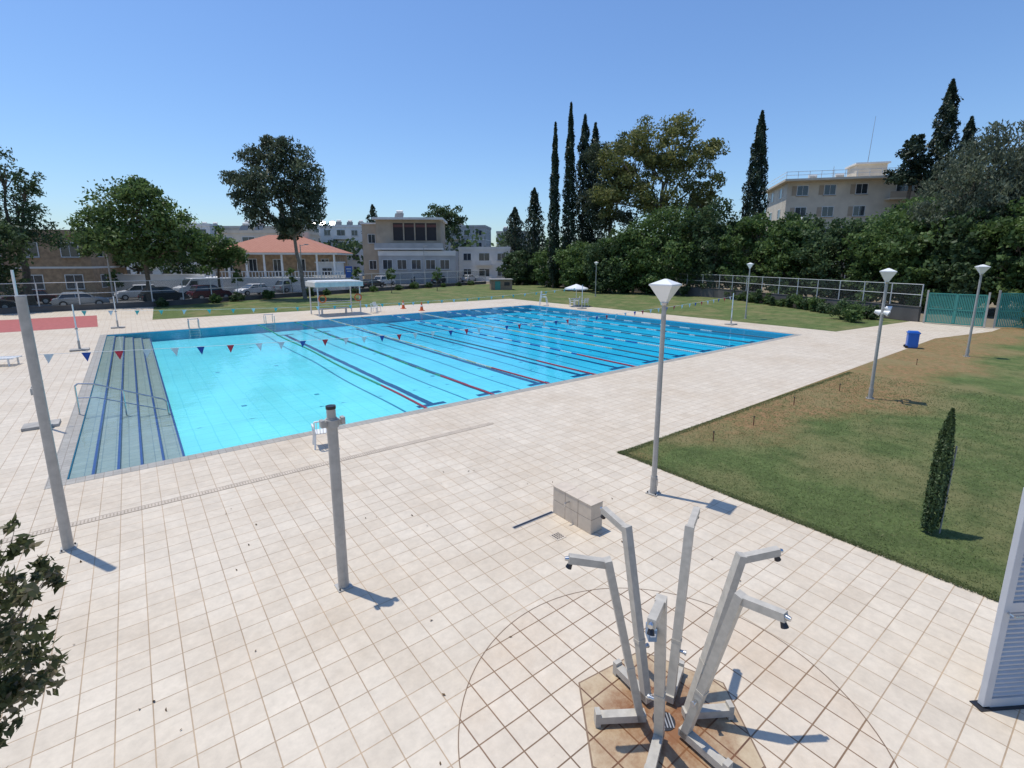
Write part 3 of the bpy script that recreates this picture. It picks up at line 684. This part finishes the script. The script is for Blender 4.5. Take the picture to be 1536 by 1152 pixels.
def car(x,y,r,paint,suv=False,name='parked_car'):
    o=Obj(name,(x,y,0),r); hh=1.0 if not suv else 1.18
    prof=[(-2.1,.28),(-2.15,.55),(-2.08,.82*hh),(-1.6,.92*hh),(.95,.93*hh),(1.75,.80*hh),(2.1,.62),(2.12,.30)]
    def ext(part,mat,pr,w0):
        n=len(pr)
        v=[(p[0],-w0[i],p[1]) for i,p in enumerate(pr)]+[(p[0],w0[i],p[1]) for i,p in enumerate(pr)]
        f=[tuple(range(n)),tuple(range(2*n-1,n-1,-1))]+[(i,n+i,n+(i+1)%n,(i+1)%n) for i in range(n)]
        o.raw(part,mat,v,f)
    ext('body',paint,prof,[.78,.86,.84,.84,.84,.82,.80,.76]); o.parts['body'][4]=.05
    top=1.42 if not suv else 1.68; rear=-1.75 if suv else -1.5
    ext('windows',glass,[(rear-.15,.90*hh),(rear+.2,top-.06),(.25,top-.06),(1.05,.91*hh)],[.80,.64,.64,.80])
    ext('roof',paint,[(rear+.15,top-.07),(rear+.3,top),(.15,top),(.32,top-.07)],[.66,.60,.60,.66])
    for s in (-1,1):
        o.beam('pillars',paint,(-.35,s*.805,.92*hh),(-.4,s*.65,top-.05),.07,.02); o.beam('pillars',paint,(1.02,s*.80,.92*hh),(.28,s*.645,top-.05),.06,.03); o.beam('pillars',paint,(rear-.12,s*.80,.9*hh),(rear+.22,s*.645,top-.05),.1,.03)
        for xx in (-1.32,1.3):
            o.cyl('tyres',dark,(xx,s*.70,.32),(xx,s*.89,.32),.32,.32,18); o.cyl('rims',alu,(xx,s*.89,.32),(xx,s*.90,.32),.19,.19,12)
        o.box('headlights',lampg,(2.03,s*.62,.66),(.12,.28,.13)); o.box('tail_lights',red,(-2.1,s*.68,.72),(.08,.2,.16)); o.box('mirrors',paint,(.85,s*.93,.98*hh),(.12,.16,.1))
    o.box('bumper',dark,(2.1,0,.36),(.08,1.4,.14)); o.box('plate',white,(-2.16,0,.5),(.02,.5,.11))
    o.finish()
pw=M('car_white',(.7,.7,.7),.25,var=.02); ps=M('car_silver',(.38,.42,.46),.25,.4,var=.02); pk=M('car_black',(.03,.035,.04),.2,var=.02); pr=M('car_maroon',(.10,.02,.025),.25,var=.02); pt=M('car_teal',(.03,.13,.14),.25,var=.02)
car(-2.5,50.6,.05,ps); car(-9,50.2,.05,pk); car(4.2,51.3,.25,pk,True); car(8.6,53.0,.3,pr,True); car(14.0,58.6,.4+3.14,pw); car(37.8,72.0,.45,pw,True); car(54.0,78.6,.45,pt); car(46,75.5,.45,pk,True); car(-16,50,.03,pw); car(62,84,.45,ps); car(68,87,3.6,pk)
car(27,62,.42,ps); car(75,88,.45,pw); car(32.5,64.5,.42,pk); car(19.5,62.2,.42,ps,True); car(2,58.2,.15+3.14,pw,True); car(-7,57.2,3.2,pr); car(-13,57,3.2,pw); car(58,75.5,.45,pw); car(49,71.3,.45,pk)
def van(x,y,r):
    o=Obj('white_van',(x,y,0),r)
    pr_=[(-2.6,.35),(-2.62,2.1),(-2.45,2.25),(1.0,2.25),(1.75,1.35),(2.5,1.15),(2.6,.4)]; n=len(pr_)
    o.raw('body',pw,[(a,-.95,z) for a,z in pr_]+[(a,.95,z) for a,z in pr_],[tuple(range(n)),tuple(range(2*n-1,n-1,-1))]+[(i,n+i,n+(i+1)%n,(i+1)%n) for i in range(n)]); o.parts['body'][4]=.06
    o.raw('windscreen',glass,[(1.08,-.8,2.18),(1.08,.8,2.18),(1.74,.85,1.40),(1.74,-.85,1.40)],[(0,1,2,3)])
    for v in o.parts['windscreen'][0][:]: pass
    o.parts['windscreen'][0]=[(a+.03,b,c+.03) for a,b,c in o.parts['windscreen'][0]]
    for s in (-1,1):
        o.box('side_windows',glass,(.85,s*.955,1.68),(.8,.02,.5)); o.box('door_lines',dark,(.35,s*.956,1.3),(.02,.01,1.6)); o.box('headlights',lampg,(2.56,s*.7,.85),(.1,.3,.2)); o.box('mirrors',dark,(1.35,s*1.08,1.5),(.1,.18,.25))
        for xx in (-1.7,1.75): o.cyl('tyres',dark,(xx,s*.78,.36),(xx,s*.98,.36),.36,.36,18); o.cyl('rims',alu,(xx,s*.98,.36),(xx,s*.99,.36),.2,.2,12)
    o.box('bumper',dark,(2.6,0,.45),(.1,1.7,.22)); o.finish()
van(8.2,60.4,.32+3.14)
# ---------------------------------------------------------------- buildings
tank=M('tank_white',(.6,.6,.58),.4)
def window(o,x,y,z,w,h,nrm='y',fr=None):
    fr=fr or white
    if nrm=='y':
        o.box('window_glass',glass,(x,y-.012,z),(w,.04,h))
        for s in (-1,1): o.box('window_frames',fr,(x+s*(w/2+.04),y-.03,z),(.08,.09,h+.16)); o.box('window_frames',fr,(x,y-.03,z+s*(h/2+.04)),(w,.09,.08))
        o.box('mullions',fr,(x,y-.045,z),(.05,.03,h)); o.box('sills',concrete,(x,y-.08,z-h/2-.12),(w+.3,.2,.07))
    else:
        s0=1 if nrm=='+x' else -1
        o.box('window_glass',glass,(x+s0*.012,y,z),(.04,w,h))
        for s in (-1,1): o.box('window_frames',fr,(x+s0*.03,y+s*(w/2+.04),z),(.09,.08,h+.16)); o.box('window_frames',fr,(x+s0*.03,y,z+s*(h/2+.04)),(.09,w,.08))
def rooftank(o,x,y,z):
    o.cyl('water_tank',tank,(x-.6,y,z+1.5),(x+.6,y,z+1.5),.35,.35,12); o.box('solar_panel',glass,(x,y-.9,z+.7),(1.7,1.5,.06),(.75,0,0))
    for a in (-.6,.6): o.beam('tank_frame',alu,(x+a,y,z),(x+a,y,z+1.2),.05); o.beam('tank_frame',alu,(x+a,y-1.4,z),(x+a,y,z+1.2),.05)
def block(name,loc,rot,w,d,h,wallm,floors,cols,z0=0,balc=True,tanks=1):
    o=Obj(name,(loc[0],loc[1],z0),rot); o.box('walls',wallm,(0,0,h/2),(w,d,h)); o.box('parapet',wallm,(0,0,h+.3),(w+.25,d+.25,.6))
    fh=h/floors; cw=w/cols
    for f in range(floors):
        if f: o.box('floor_band',plasterw,(0,0,f*fh),(w+.1,d+.1,.22))
        for c in range(cols):
            x=-w/2+cw*(c+.5)
            if balc and (c%3==1):
                o.box('balcony_slab',plasterw,(x,-d/2-.7,f*fh+.12),(cw*.95,1.4,.16)); o.box('balcony_front',wallm,(x,-d/2-1.36,f*fh+.62),(cw*.95,.08,.84))
                window(o,x,-d/2,f*fh+fh*.45,cw*.6,fh*.65)
            else: window(o,x,-d/2,f*fh+fh*.55,min(1.6,cw*.5),fh*.42)
        for yy in (-d*.25,d*.25):
            window(o,w/2,yy,f*fh+fh*.55,1.2,fh*.4,'+x'); window(o,-w/2,yy,f*fh+fh*.55,1.2,fh*.4,'-x')
    for t in range(tanks): rooftank(o,-w*.3+t*3.1,0,h+.6)
    return o.finish()
R0=-HB
def claymat():
    m,n,l=newmat('clay_roof_tiles'); b=n['Principled BSDF']; tc=n.new('ShaderNodeTexCoord').outputs['Object']
    wv=n.new('ShaderNodeTexWave'); wv.bands_direction='X'; wv.inputs['Scale'].default_value=1.6; wv.inputs['Distortion'].default_value=.3; l.new(tc,wv.inputs['Vector'])
    c=mixc(n,l,noise(n,l,tc,2,6,.7),(.38,.14,.085),(.55,.26,.18)); c=mixc(n,l,.4,c,wv.outputs['Color'],'MULTIPLY'); l.new(c,b.inputs['Base Color']); b.inputs['Roughness'].default_value=.85; return m
clay=claymat()
o=Obj('tiled_roof_house',(*B(-35.0,77.5),0),R0+.12)
w_,d_=17.6,11; zb=2.0; ze=5.5
o.box('plinth',plasterw,(0,-.6,zb/2),(w_+3,d_+4,zb)); o.box('walls',brown,(0,.6,(zb+ze)/2),(w_-1,d_-2.6,ze-zb))
o.raw('roof',clay,[(-w_/2-.4,-d_/2-.4,ze),(w_/2+.4,-d_/2-.4,ze),(w_/2+.4,d_/2+.4,ze),(-w_/2-.4,d_/2+.4,ze),(-w_*.12,0,ze+2.7),(w_*.12,0,ze+2.7)],[(0,1,5,4),(1,2,5),(2,3,4,5),(3,0,4),(0,3,2,1)])
o.box('eaves',white,(0,0,ze-.15),(w_+.6,d_+.6,.26))
for k in range(8): o.cyl('veranda_columns',white,(-w_/2+.3+k*(w_-.6)/7,-d_/2+.2,zb),(-w_/2+.3+k*(w_-.6)/7,-d_/2+.2,ze-.28),.17,.14,10)
for k in range(5):
    x=-w_/2+2+k*(w_-4)/4; window(o,x,-d_/2+1.9,zb+1.7 if k!=2 else zb+1.3,1.0,1.7 if k!=2 else 2.4)
for k in range(46): o.cyl('balusters',white,(-w_/2-1.2+k*.44,-d_/2-2.3,zb),(-w_/2-1.2+k*.44,-d_/2-2.3,zb+.8),.06,.06,6)
o.box('balustrade_top',white,(0,-d_/2-2.3,zb+.86),(w_+2.8,.22,.12))
o.box('chimney',plaster,(3,1.5,ze+2.2),(.8,.8,2.0)); o.finish()
o=Obj('modern_villa',(*B(-19.3,101),0),R0+.05)
o.box('lower_floor',plasterg,(1.0,0,3.1),(14.5,11,6.2)); o.box('lower_band',plasterw,(1.0,-5.56,5.7),(14.6,.12,.9))
o.box('upper_floor',tan,(-.6,.6,9.1),(12.2,10,5.6)); o.box('roof_slab',plasterw,(-.6,.2,12.1),(13.2,11.4,.4)); o.box('annex',tan,(-8.0,1.5,5.6),(3.6,8,11.2)); o.box('annex_roof',plasterw,(-8.0,1.5,11.35),(4,8.6,.3))
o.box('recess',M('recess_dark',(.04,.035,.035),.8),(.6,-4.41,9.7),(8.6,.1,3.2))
for k in range(5): o.box('recess_posts',tan,(-3.6+k*2.1,-4.5,9.7),(.25,.14,3.2))
for k in range(4): o.box('red_blinds',M('blind_red',(.16,.07,.06),.8),(-2.5+k*2.1,-4.48,10.8),(1.8,.06,.5))
o.box('balcony_slab',plasterw,(-.4,-5.2,6.5),(12.8,1.7,.3)); o.box('balcony_front',plasterg,(-.4,-6.0,7.1),(12.8,.12,.9))
for k in range(5): window(o,-4.6+k*2.7,-5.5,3.6,1.7,1.7)
for z in (3.5,8.5): window(o,-8.0,-2.5,z,1.3,1.6)
rooftank(o,-3,1,12.3)
o.finish()
o=Obj('apartment_building',(*B(59,84),0),R0-.25)
w_,d_,h_=29,13,16.4
o.box('walls',plaster,(0,0,h_/2),(w_,d_,h_)); o.box('roof_slab',plaster,(0,-.5,h_+.15),(w_+1.6,d_+2.4,.3))
for f in range(5):
    z=f*3.25+.4
    o.box('balcony_slab',plaster,(3.5,-d_/2-.9,z),(9,1.8,.2)); o.box('balcony_front',tan,(3.5,-d_/2-1.76,z+.55),(9,.1,.9))
    for x in (-12.3,-8.5,-4.2,9.8,12.8): window(o,x,-d_/2,z+1.7,1.5,1.4); o.box('shutters',tan,(x-1.15,-d_/2-.03,z+1.7),(.7,.05,1.4))
    for x in (1.5,5.5): window(o,x,-d_/2,z+1.3,2.2,2.2)
    for y in (-3,2.5): window(o,-w_/2,y,z+1.7,1.4,1.4,'-x')
for z in (.55,1.05):
    o.beam('roof_rail',white,(-w_/2-.6,-d_/2-1.4,h_+.3+z),(w_/2,-d_/2-1.4,h_+.3+z),.06); o.beam('roof_rail',white,(-w_/2-.6,-d_/2-1.4,h_+.3+z),(-w_/2-.6,d_/2,h_+.3+z),.06)
for k in range(19): o.beam('roof_rail_posts',white,(-w_/2-.6+k*1.6,-d_/2-1.4,h_+.3),(-w_/2-.6+k*1.6,-d_/2-1.4,h_+1.4),.06)
o.box('stair_tower',plaster,(-1.5,0,h_+1.6),(4.2,4,2.8)); o.box('tower_roof',plasterw,(-1.5,0,h_+3.1),(4.8,4.6,.25))
for k in range(3): rooftank(o,-9+k*4+ (2 if k==2 else 0),1,h_+.3)
o.cyl('antenna',alu,(-1.5,0,h_+3.2),(-1.2,0,h_+10.5),.06,.03,6)
for k in range(4): o.beam('antenna_bars',alu,(-6.2,0-.4,h_+1.5+k*.35),(-6.2,.9,h_+1.5+k*.35),.05)
o.cyl('antenna_mast',alu,(-6.2,.2,h_+.3),(-6.2,.2,h_+3.2),.05,.04,6)
o.finish()
o=Obj('low_house',(*B(38.5,70),0),R0); o.box('walls',plaster,(0,0,4.0),(5.5,6,8.0)); o.box('roof',concrete,(0,0,8.1),(6,6.5,.2)); o.cyl('tank_body',tank,(.2,-1,8.2),(.2,-1,9.6),1.0,1.0,20); o.sph('tank_dome',tank,(.2,-1,9.6),1.0,(1,1,.55)); window(o,0,-3,6,1.4,1.4); o.finish()
block('brown_house',B(-57,60),R0+.3,15,9,7.2,brown,2,4,tanks=1)
block('cream_house',B(-50,105),R0,16,10,9.6,plaster,3,4,tanks=2)
block('white_house',B(-5.5,112),R0-.1,11,9,6.6,plasterw,2,3,tanks=0)
block('apartment_block',B(-44,150),R0+.2,22,12,13.5,plasterw,4,6,tanks=3)
block('apartment_block',B(-62,130),R0,18,12,12,plaster,4,5,tanks=2)
block('apartment_block',B(-14,150),R0-.1,14,12,13.5,plasterg,4,4,tanks=2)
block('apartment_block',B(-60,170),R0+.1,20,12,15,plasterw,5,5,tanks=3)
block('apartment_block',B(2,170),R0,14,12,13,plaster,4,4,tanks=2)
block('apartment_block',B(-80,120),R0+.2,20,12,12,plasterw,4,5,tanks=2)
block('apartment_block',B(-95,165),R0+.2,24,12,14,plasterw,4,6,tanks=3)
block('apartment_block',B(-30,190),R0+.1,20,12,15,tan,5,5,tanks=3)
o=Obj('white_garden_wall',(*B(-44.5,63),0),R0+.05); o.box('wall',plasterw,(0,0,1.3),(11,.25,2.6)); o.box('coping',plasterw,(0,0,2.65),(11.2,.4,.1)); o.finish()
o=Obj('white_garden_wall',(*B(-26,72),0),R0+.05); o.box('wall',plasterw,(0,0,1.1),(5,.25,2.2)); o.box('coping',plasterw,(0,0,2.25),(5.2,.4,.1)); o.finish()
o=Obj('white_kiosk',(*B(-27.5,76),0),R0); o.box('walls',plasterw,(0,0,2.0),(3,3,4.0)); o.box('roof',white,(0,0,4.1),(3.4,3.4,.2)); window(o,0,-1.5,2.6,1.4,1.3); o.finish()
for x,y,h in ((20,57.5,6.5),(44,68.5,7),(0,49.2,6.5),(-20,47.5,6.5)):
    o=Obj('utility_pole',(x,y,0)); o.cyl('pole',galv,(0,0,0),(0,0,h),.09,.06,8); o.beam('arm',galv,(0,0,h-.2),(.9,.6,h),.06); o.box('lantern',alu,(1.0,.7,h),(.6,.25,.12),(0,0,.6)); o.finish()
o=Obj('blue_street_sign',(*B(-21.5,66),0),R0); o.cyl('post',galv,(0,0,0),(0,0,4.0),.05,.05,8); o.box('panel',blue,(0,-.05,2.9),(.9,.05,1.5),bevel=.01); o.box('panel_text',white,(0,-.08,3.3),(.6,.01,.12)); o.box('panel_text',white,(0,-.08,3.0),(.5,.01,.1)); o.finish()
o=Obj('radio_mast',(*B(62,130),0)); o.cyl('mast',alu,(0,0,0),(0,0,30),.18,.05,6)
for z in (24,26,28): o.beam('antenna_bars',alu,(-1,0,z),(1,0,z),.08)
o.finish()
# ---------------------------------------------------------------- trees
def ptree(name,X,F,lst,mat,bk=bark,**k): return tree(name,(*B(X,F),0),sl_(lst),mat,bk,**k)
ptree('broadleaf_tree',-36.5,50,[(-.5,0,9.4,3.2,2.4),(-3.6,.5,8.4,2.6,2.0),(2.9,-.5,8.0,2.8,2.0),(-2,-1.5,6.6,3.0,1.7),(2.0,1.5,6.2,2.8,1.6),(4.8,0,5.8,1.8,1.4),(-5.0,0,6.2,2.0,1.5),(.6,-1,10.6,2.2,1.3),(0,0,5.0,2.6,1.4)],lf_green,nsub=34,ncl=66,leaf=.34,trunk_r=.24)
ptree('dark_pine_tree',-48.5,50,[(-1,0,13,1.9,1.9),(.2,0,10,2.6,1.8),(1.4,0,12,1.4,1.2),(-2,0,8,3.0,2.0),(1,1,7,2.6,1.6)],lf_dark,nsub=26,ncl=55,leaf=.34,trunk_r=.35,aspect=.4)
ptree('broadleaf_tree',-45.0,43,[(-1,0,6.5,2.8,2.4),(.8,0,4.6,2.4,1.6),(-2.5,0,8.5,2.2,2.0),(-3.5,0,5,2.6,2.2),(0,0,3.0,2.5,1.4),(1.5,0,6.8,1.8,1.5)],lf_dark,nsub=32,ncl=60,leaf=.34,trunk_r=.2)
ptree('small_broadleaf_tree',-34.0,58,[(0,0,6.6,2.0,1.6),(-1.2,0,5.4,1.8,1.4),(1.6,0,5.2,1.8,1.4),(.4,-.8,4.2,1.8,1.2)],lf_green,nsub=26,ncl=60,leaf=.32,trunk_r=.16)
ptree('broadleaf_tree',-50,66,[(-4,0,5.2,3,2.2),(0,0,5.6,3,2.4),(4,0,4.8,3,2.0),(8,0,4.4,2.4,1.8)],lf_dark,nsub=30,ncl=60,leaf=.4,trunk_r=.2)
ptree('eucalyptus_tree',-24.2,58,[(-3.4,0,15.6,2.5,2.1),(.0,0,15.0,2.6,2.1),(-6.0,0,12.4,2.2,1.9),(-3.0,-1,12.2,2.9,2.2),(1.2,.3,12.0,2.3,2.0),(-.8,1,9.6,2.5,1.8),(-4.6,-.5,9.6,2.2,1.6),(1.6,-.5,9.2,2.0,1.6),(-1.8,.2,17.0,1.7,1.0),(-.4,0,12.2,2.6,2.2),(-1.5,0,7.8,2.0,1.2)],lf_euc,nsub=38,ncl=64,leaf=.36,aspect=.42,droop=.7,trunk_r=.24,sub=.36,bk=barkg,fz=7)
ptree('eucalyptus_tree',22.0,76,[(-6,0,18.5,3.2,2.8),(-2.5,1,21.5,3.4,2.8),(2,0,22.8,3.4,2.6),(5.5,0,19.5,3.2,2.8),(-4,-1,14.5,3.6,2.6),(1,-1,17.5,4.0,2.8),(5.5,-1,15,3.0,2.2),(-7.5,0,13,2.8,2.4),(0,-2,12,4,2.4),(7,.5,12.5,2.4,1.8),(-1,0,19,3,2.4)],lf_yel,nsub=38,ncl=75,leaf=.45,aspect=.45,droop=.6,trunk_r=.4,sub=.37,bk=barkg)
ptree('eucalyptus_tree',15.5,80,[(-1.5,0,19.5,2.8,3.0),(1.5,0,16,3.4,2.6),(-2.5,0,14,3,2.6),(0,-1,11,3.6,2.4),(1.5,0,21,2.2,2)],lf_euc,nsub=34,ncl=75,leaf=.45,aspect=.45,droop=.6,trunk_r=.4,sub=.36,bk=barkg)
def cyp(X,F,h,r,n=6000,lf=.42,loose=0,nm='cypress_tree',m=lf_cyp): return cypress(nm,(*B(X,F),0),h,r,m,bark,n,lf,.8,loose)
cyp(6.6,80,24.8,.85,8000); cyp(8.9,80,27.6,1.0,9000); cyp(11.6,84,27.0,1.6,8500,.45,.3); cyp(13.6,86,26.3,1.7,8000,.45,.3)
cyp(34.9,74,24.8,1.65,13000,.42,.1); cyp(4.0,92,17,1.9,6000,.45,.3,'conifer_tree'); cyp(.6,110,15.5,2.4,5000,.5,.35,'conifer_tree')
cyp(-45,100,16,.9,3000,.45); cyp(28.2,80,15,1.8,4500,.45,.3,'conifer_tree'); cyp(32.0,84,14.5,1.8,4500,.45,.3,'conifer_tree')
cyp(-28.6,105,15.5,1.9,3500,.5,.4,'conifer_tree')
cyp(57.5,70,27.5,2.1,15000,.42,.35,'conifer_tree')
ptree('dark_pine_tree',55.0,71,[(-1,0,18.5,1.6,1.8),(-1.6,0,15.5,1.9,1.6),(.5,0,16.5,1.8,1.8),(-.5,0,20.4,1.2,.9)],lf_cyp,nsub=24,ncl=70,leaf=.4,trunk_r=.3)
cyp(62.5,72,23.5,1.9,7000,.45,.4,'conifer_tree')
HT=[(1.5,92,6.5,3.6),(7.5,84,6.8,3.6),(10.5,74,7.6,3.6),(13.6,69,7.6,3.6),(16.5,68,9.8,4.0),(20.5,66,12.0,4.6),(25.5,64,11.8,4.4),(29.5,61,10.4,4.0),(32.0,56.5,9.6,3.8),(34.2,52,9.2,3.9),(36.0,48,9.0,3.7),(37.0,44.5,8.8,3.6),(38.6,41.5,9.4,3.6),(40.5,39,9.8,3.8),(41,52,11,4.2),(35,60,9.8,4),(46,58,12,4.2),(46,46,12,4.2)]
for i,(X,F,h,r) in enumerate(HT):
    rr=r; j=lambda: random.uniform(-.5,.5)
    lo=[(j(),j(),h-r*.5,rr*.6,r*.45),(-rr*.5+j(),.3,h*.66,rr*.58,r*.5),(rr*.5+j(),-.3,h*.64+j(),rr*.6,r*.5),(j(),-rr*.4,h*.45,rr*.62,r*.45),(-rr*.6,-.5,h*.36,rr*.5,r*.4),(rr*.6,.2,h*.38,rr*.5,r*.4),(-rr*.3,-1,h*.2,rr*.6,r*.35),(rr*.4,-1,h*.2,rr*.6,r*.35)]
    ptree('ficus_tree' if i%2 else 'mulberry_tree',X,F,lo,lf_green if i%3 else lf_dark,nsub=28,ncl=62,leaf=.36,aspect=.62,trunk_r=.2,sub=.40,tonebias=random.uniform(-.08,.04),droop=.3)
ptree('pepper_tree',40.5,44,[(-2.6,0,11.0,2.6,2.4),(.5,0,13.5,2.8,2.4),(3.5,0,14.5,3.0,2.6),(-.5,-1,9.0,3.0,2.2),(3.2,-1,10.6,3.2,2.4),(-3.4,0,8.0,2.2,2.0),(1,0,6.5,3.2,2.2),(5,-1,7.5,3,2.4),(1,0,11,3,2.4),(5,0,12.5,2.6,2.4)],lf_feather,nsub=42,ncl=76,leaf=.34,aspect=.36,droop=1.2,trunk_r=.25,sub=.38,bk=barkg)
ptree('pepper_tree',40.5,33,[(0,0,8.6,2.6,2.2),(-1.5,0,6.4,2.2,2.0),(1.6,0,5.6,2.4,2.0),(0,0,4.0,2.4,1.6),(-1.5,0,3.6,2,1.5)],lf_feather,nsub=36,ncl=70,leaf=.26,aspect=.36,droop=1.2,trunk_r=.2,bk=barkg,sub=.38)
ptree('dark_pine_tree',-17,118,[(0,0,15,3.2,2.2),(3.5,0,14.5,2.8,2.2),(2,0,11,3,2)],lf_dark,nsub=22,ncl=50,leaf=.55,trunk_r=.35)
for X,F in ((-27,61),(-20,64),(-16.5,68),(-11,73),(-31.5,57),(-40,50)):
    ptree('street_sapling',X,F,[(0,0,2.4,.7,.8),(.2,0,3.1,.45,.4)],lf_green,nsub=12,ncl=24,leaf=.22,trunk_r=.05)
def shrub(x,y,r,h,m=lf_dark,nm='shrub'):
    tree(nm,(x,y,0),[(0,0,h*.5,r,r,h*.5),(r*.5,.1,h*.4,r*.6,r*.6,h*.4),(-r*.5,-.1,h*.42,r*.6,r*.6,h*.42)],m,bark,nsub=16,ncl=34,leaf=.17,trunk_r=.05,fz=.2,sub=.4)
shrub(44.6,1.2,1.1,1.8); shrub(43.0,.2,.7,1.2,lf_green)
for k in range(22):
    fx=46.2+k*.62; fy=-1.2+k*1.02
    if k>17: fx=57-.4; fy=19+(k-17)*3
    shrub(fx+random.uniform(-.5,.1),fy+1.2,.5+.2*random.random(),.8+random.random()*.7,lf_green if k%2 else lf_dark,'rose_bush')
for k in range(14):
    fx=4+k*3.6+random.uniform(-1,1); fy=46.2+(fx-3)*.362-.9
    shrub(fx,fy,.4+.3*random.random(),.6+random.random()*.8,lf_green if k%2 else lf_dark,'shrub')
shrub(48.6,-8.2,1.2,2.2,lf_dark)
def mass(n,f0,f1,x0,x1,h0,h1):
    Cs=[];Ts=[]
    for k in range(n):
        F=random.uniform(f0,f1); X=random.uniform(x0,x1)*F; r=random.uniform(2.5,5); hz=random.uniform(h0,h1)
        c=np.array([*B(X,F),hz]); m=100; wv=unit(rng.normal(size=(m,3)))*(r*(.5+.5*rng.random(m)))[:,None]
        q=c+wv; q[:,2]=np.maximum(q[:,2],.2); Cs.append(q); t=rng.normal(.4,.15); Ts.append(np.clip(t+rng.normal(0,.12,m),0,1))
    leaves('distant_trees',np.concatenate(Cs),1.1,.7,lf_dark,None,np.concatenate(Ts))
mass(420,115,230,-1.15,.35,3,8.0); mass(260,95,200,.3,1.3,3,10)
n=60; C=np.stack([rng.uniform(-4,9,n),rng.uniform(-11,-3.2,n),np.full(n,.012)],1)
leaves('fallen_leaves',C,.045,.5,M('dry_leaf',(.12,.07,.03),.9),None,np.zeros(n),0,np.tile([0,0,6.0],(n,1)))
S.view_settings.view_transform='Standard'; S.view_settings.look='None'; S.view_settings.exposure=0
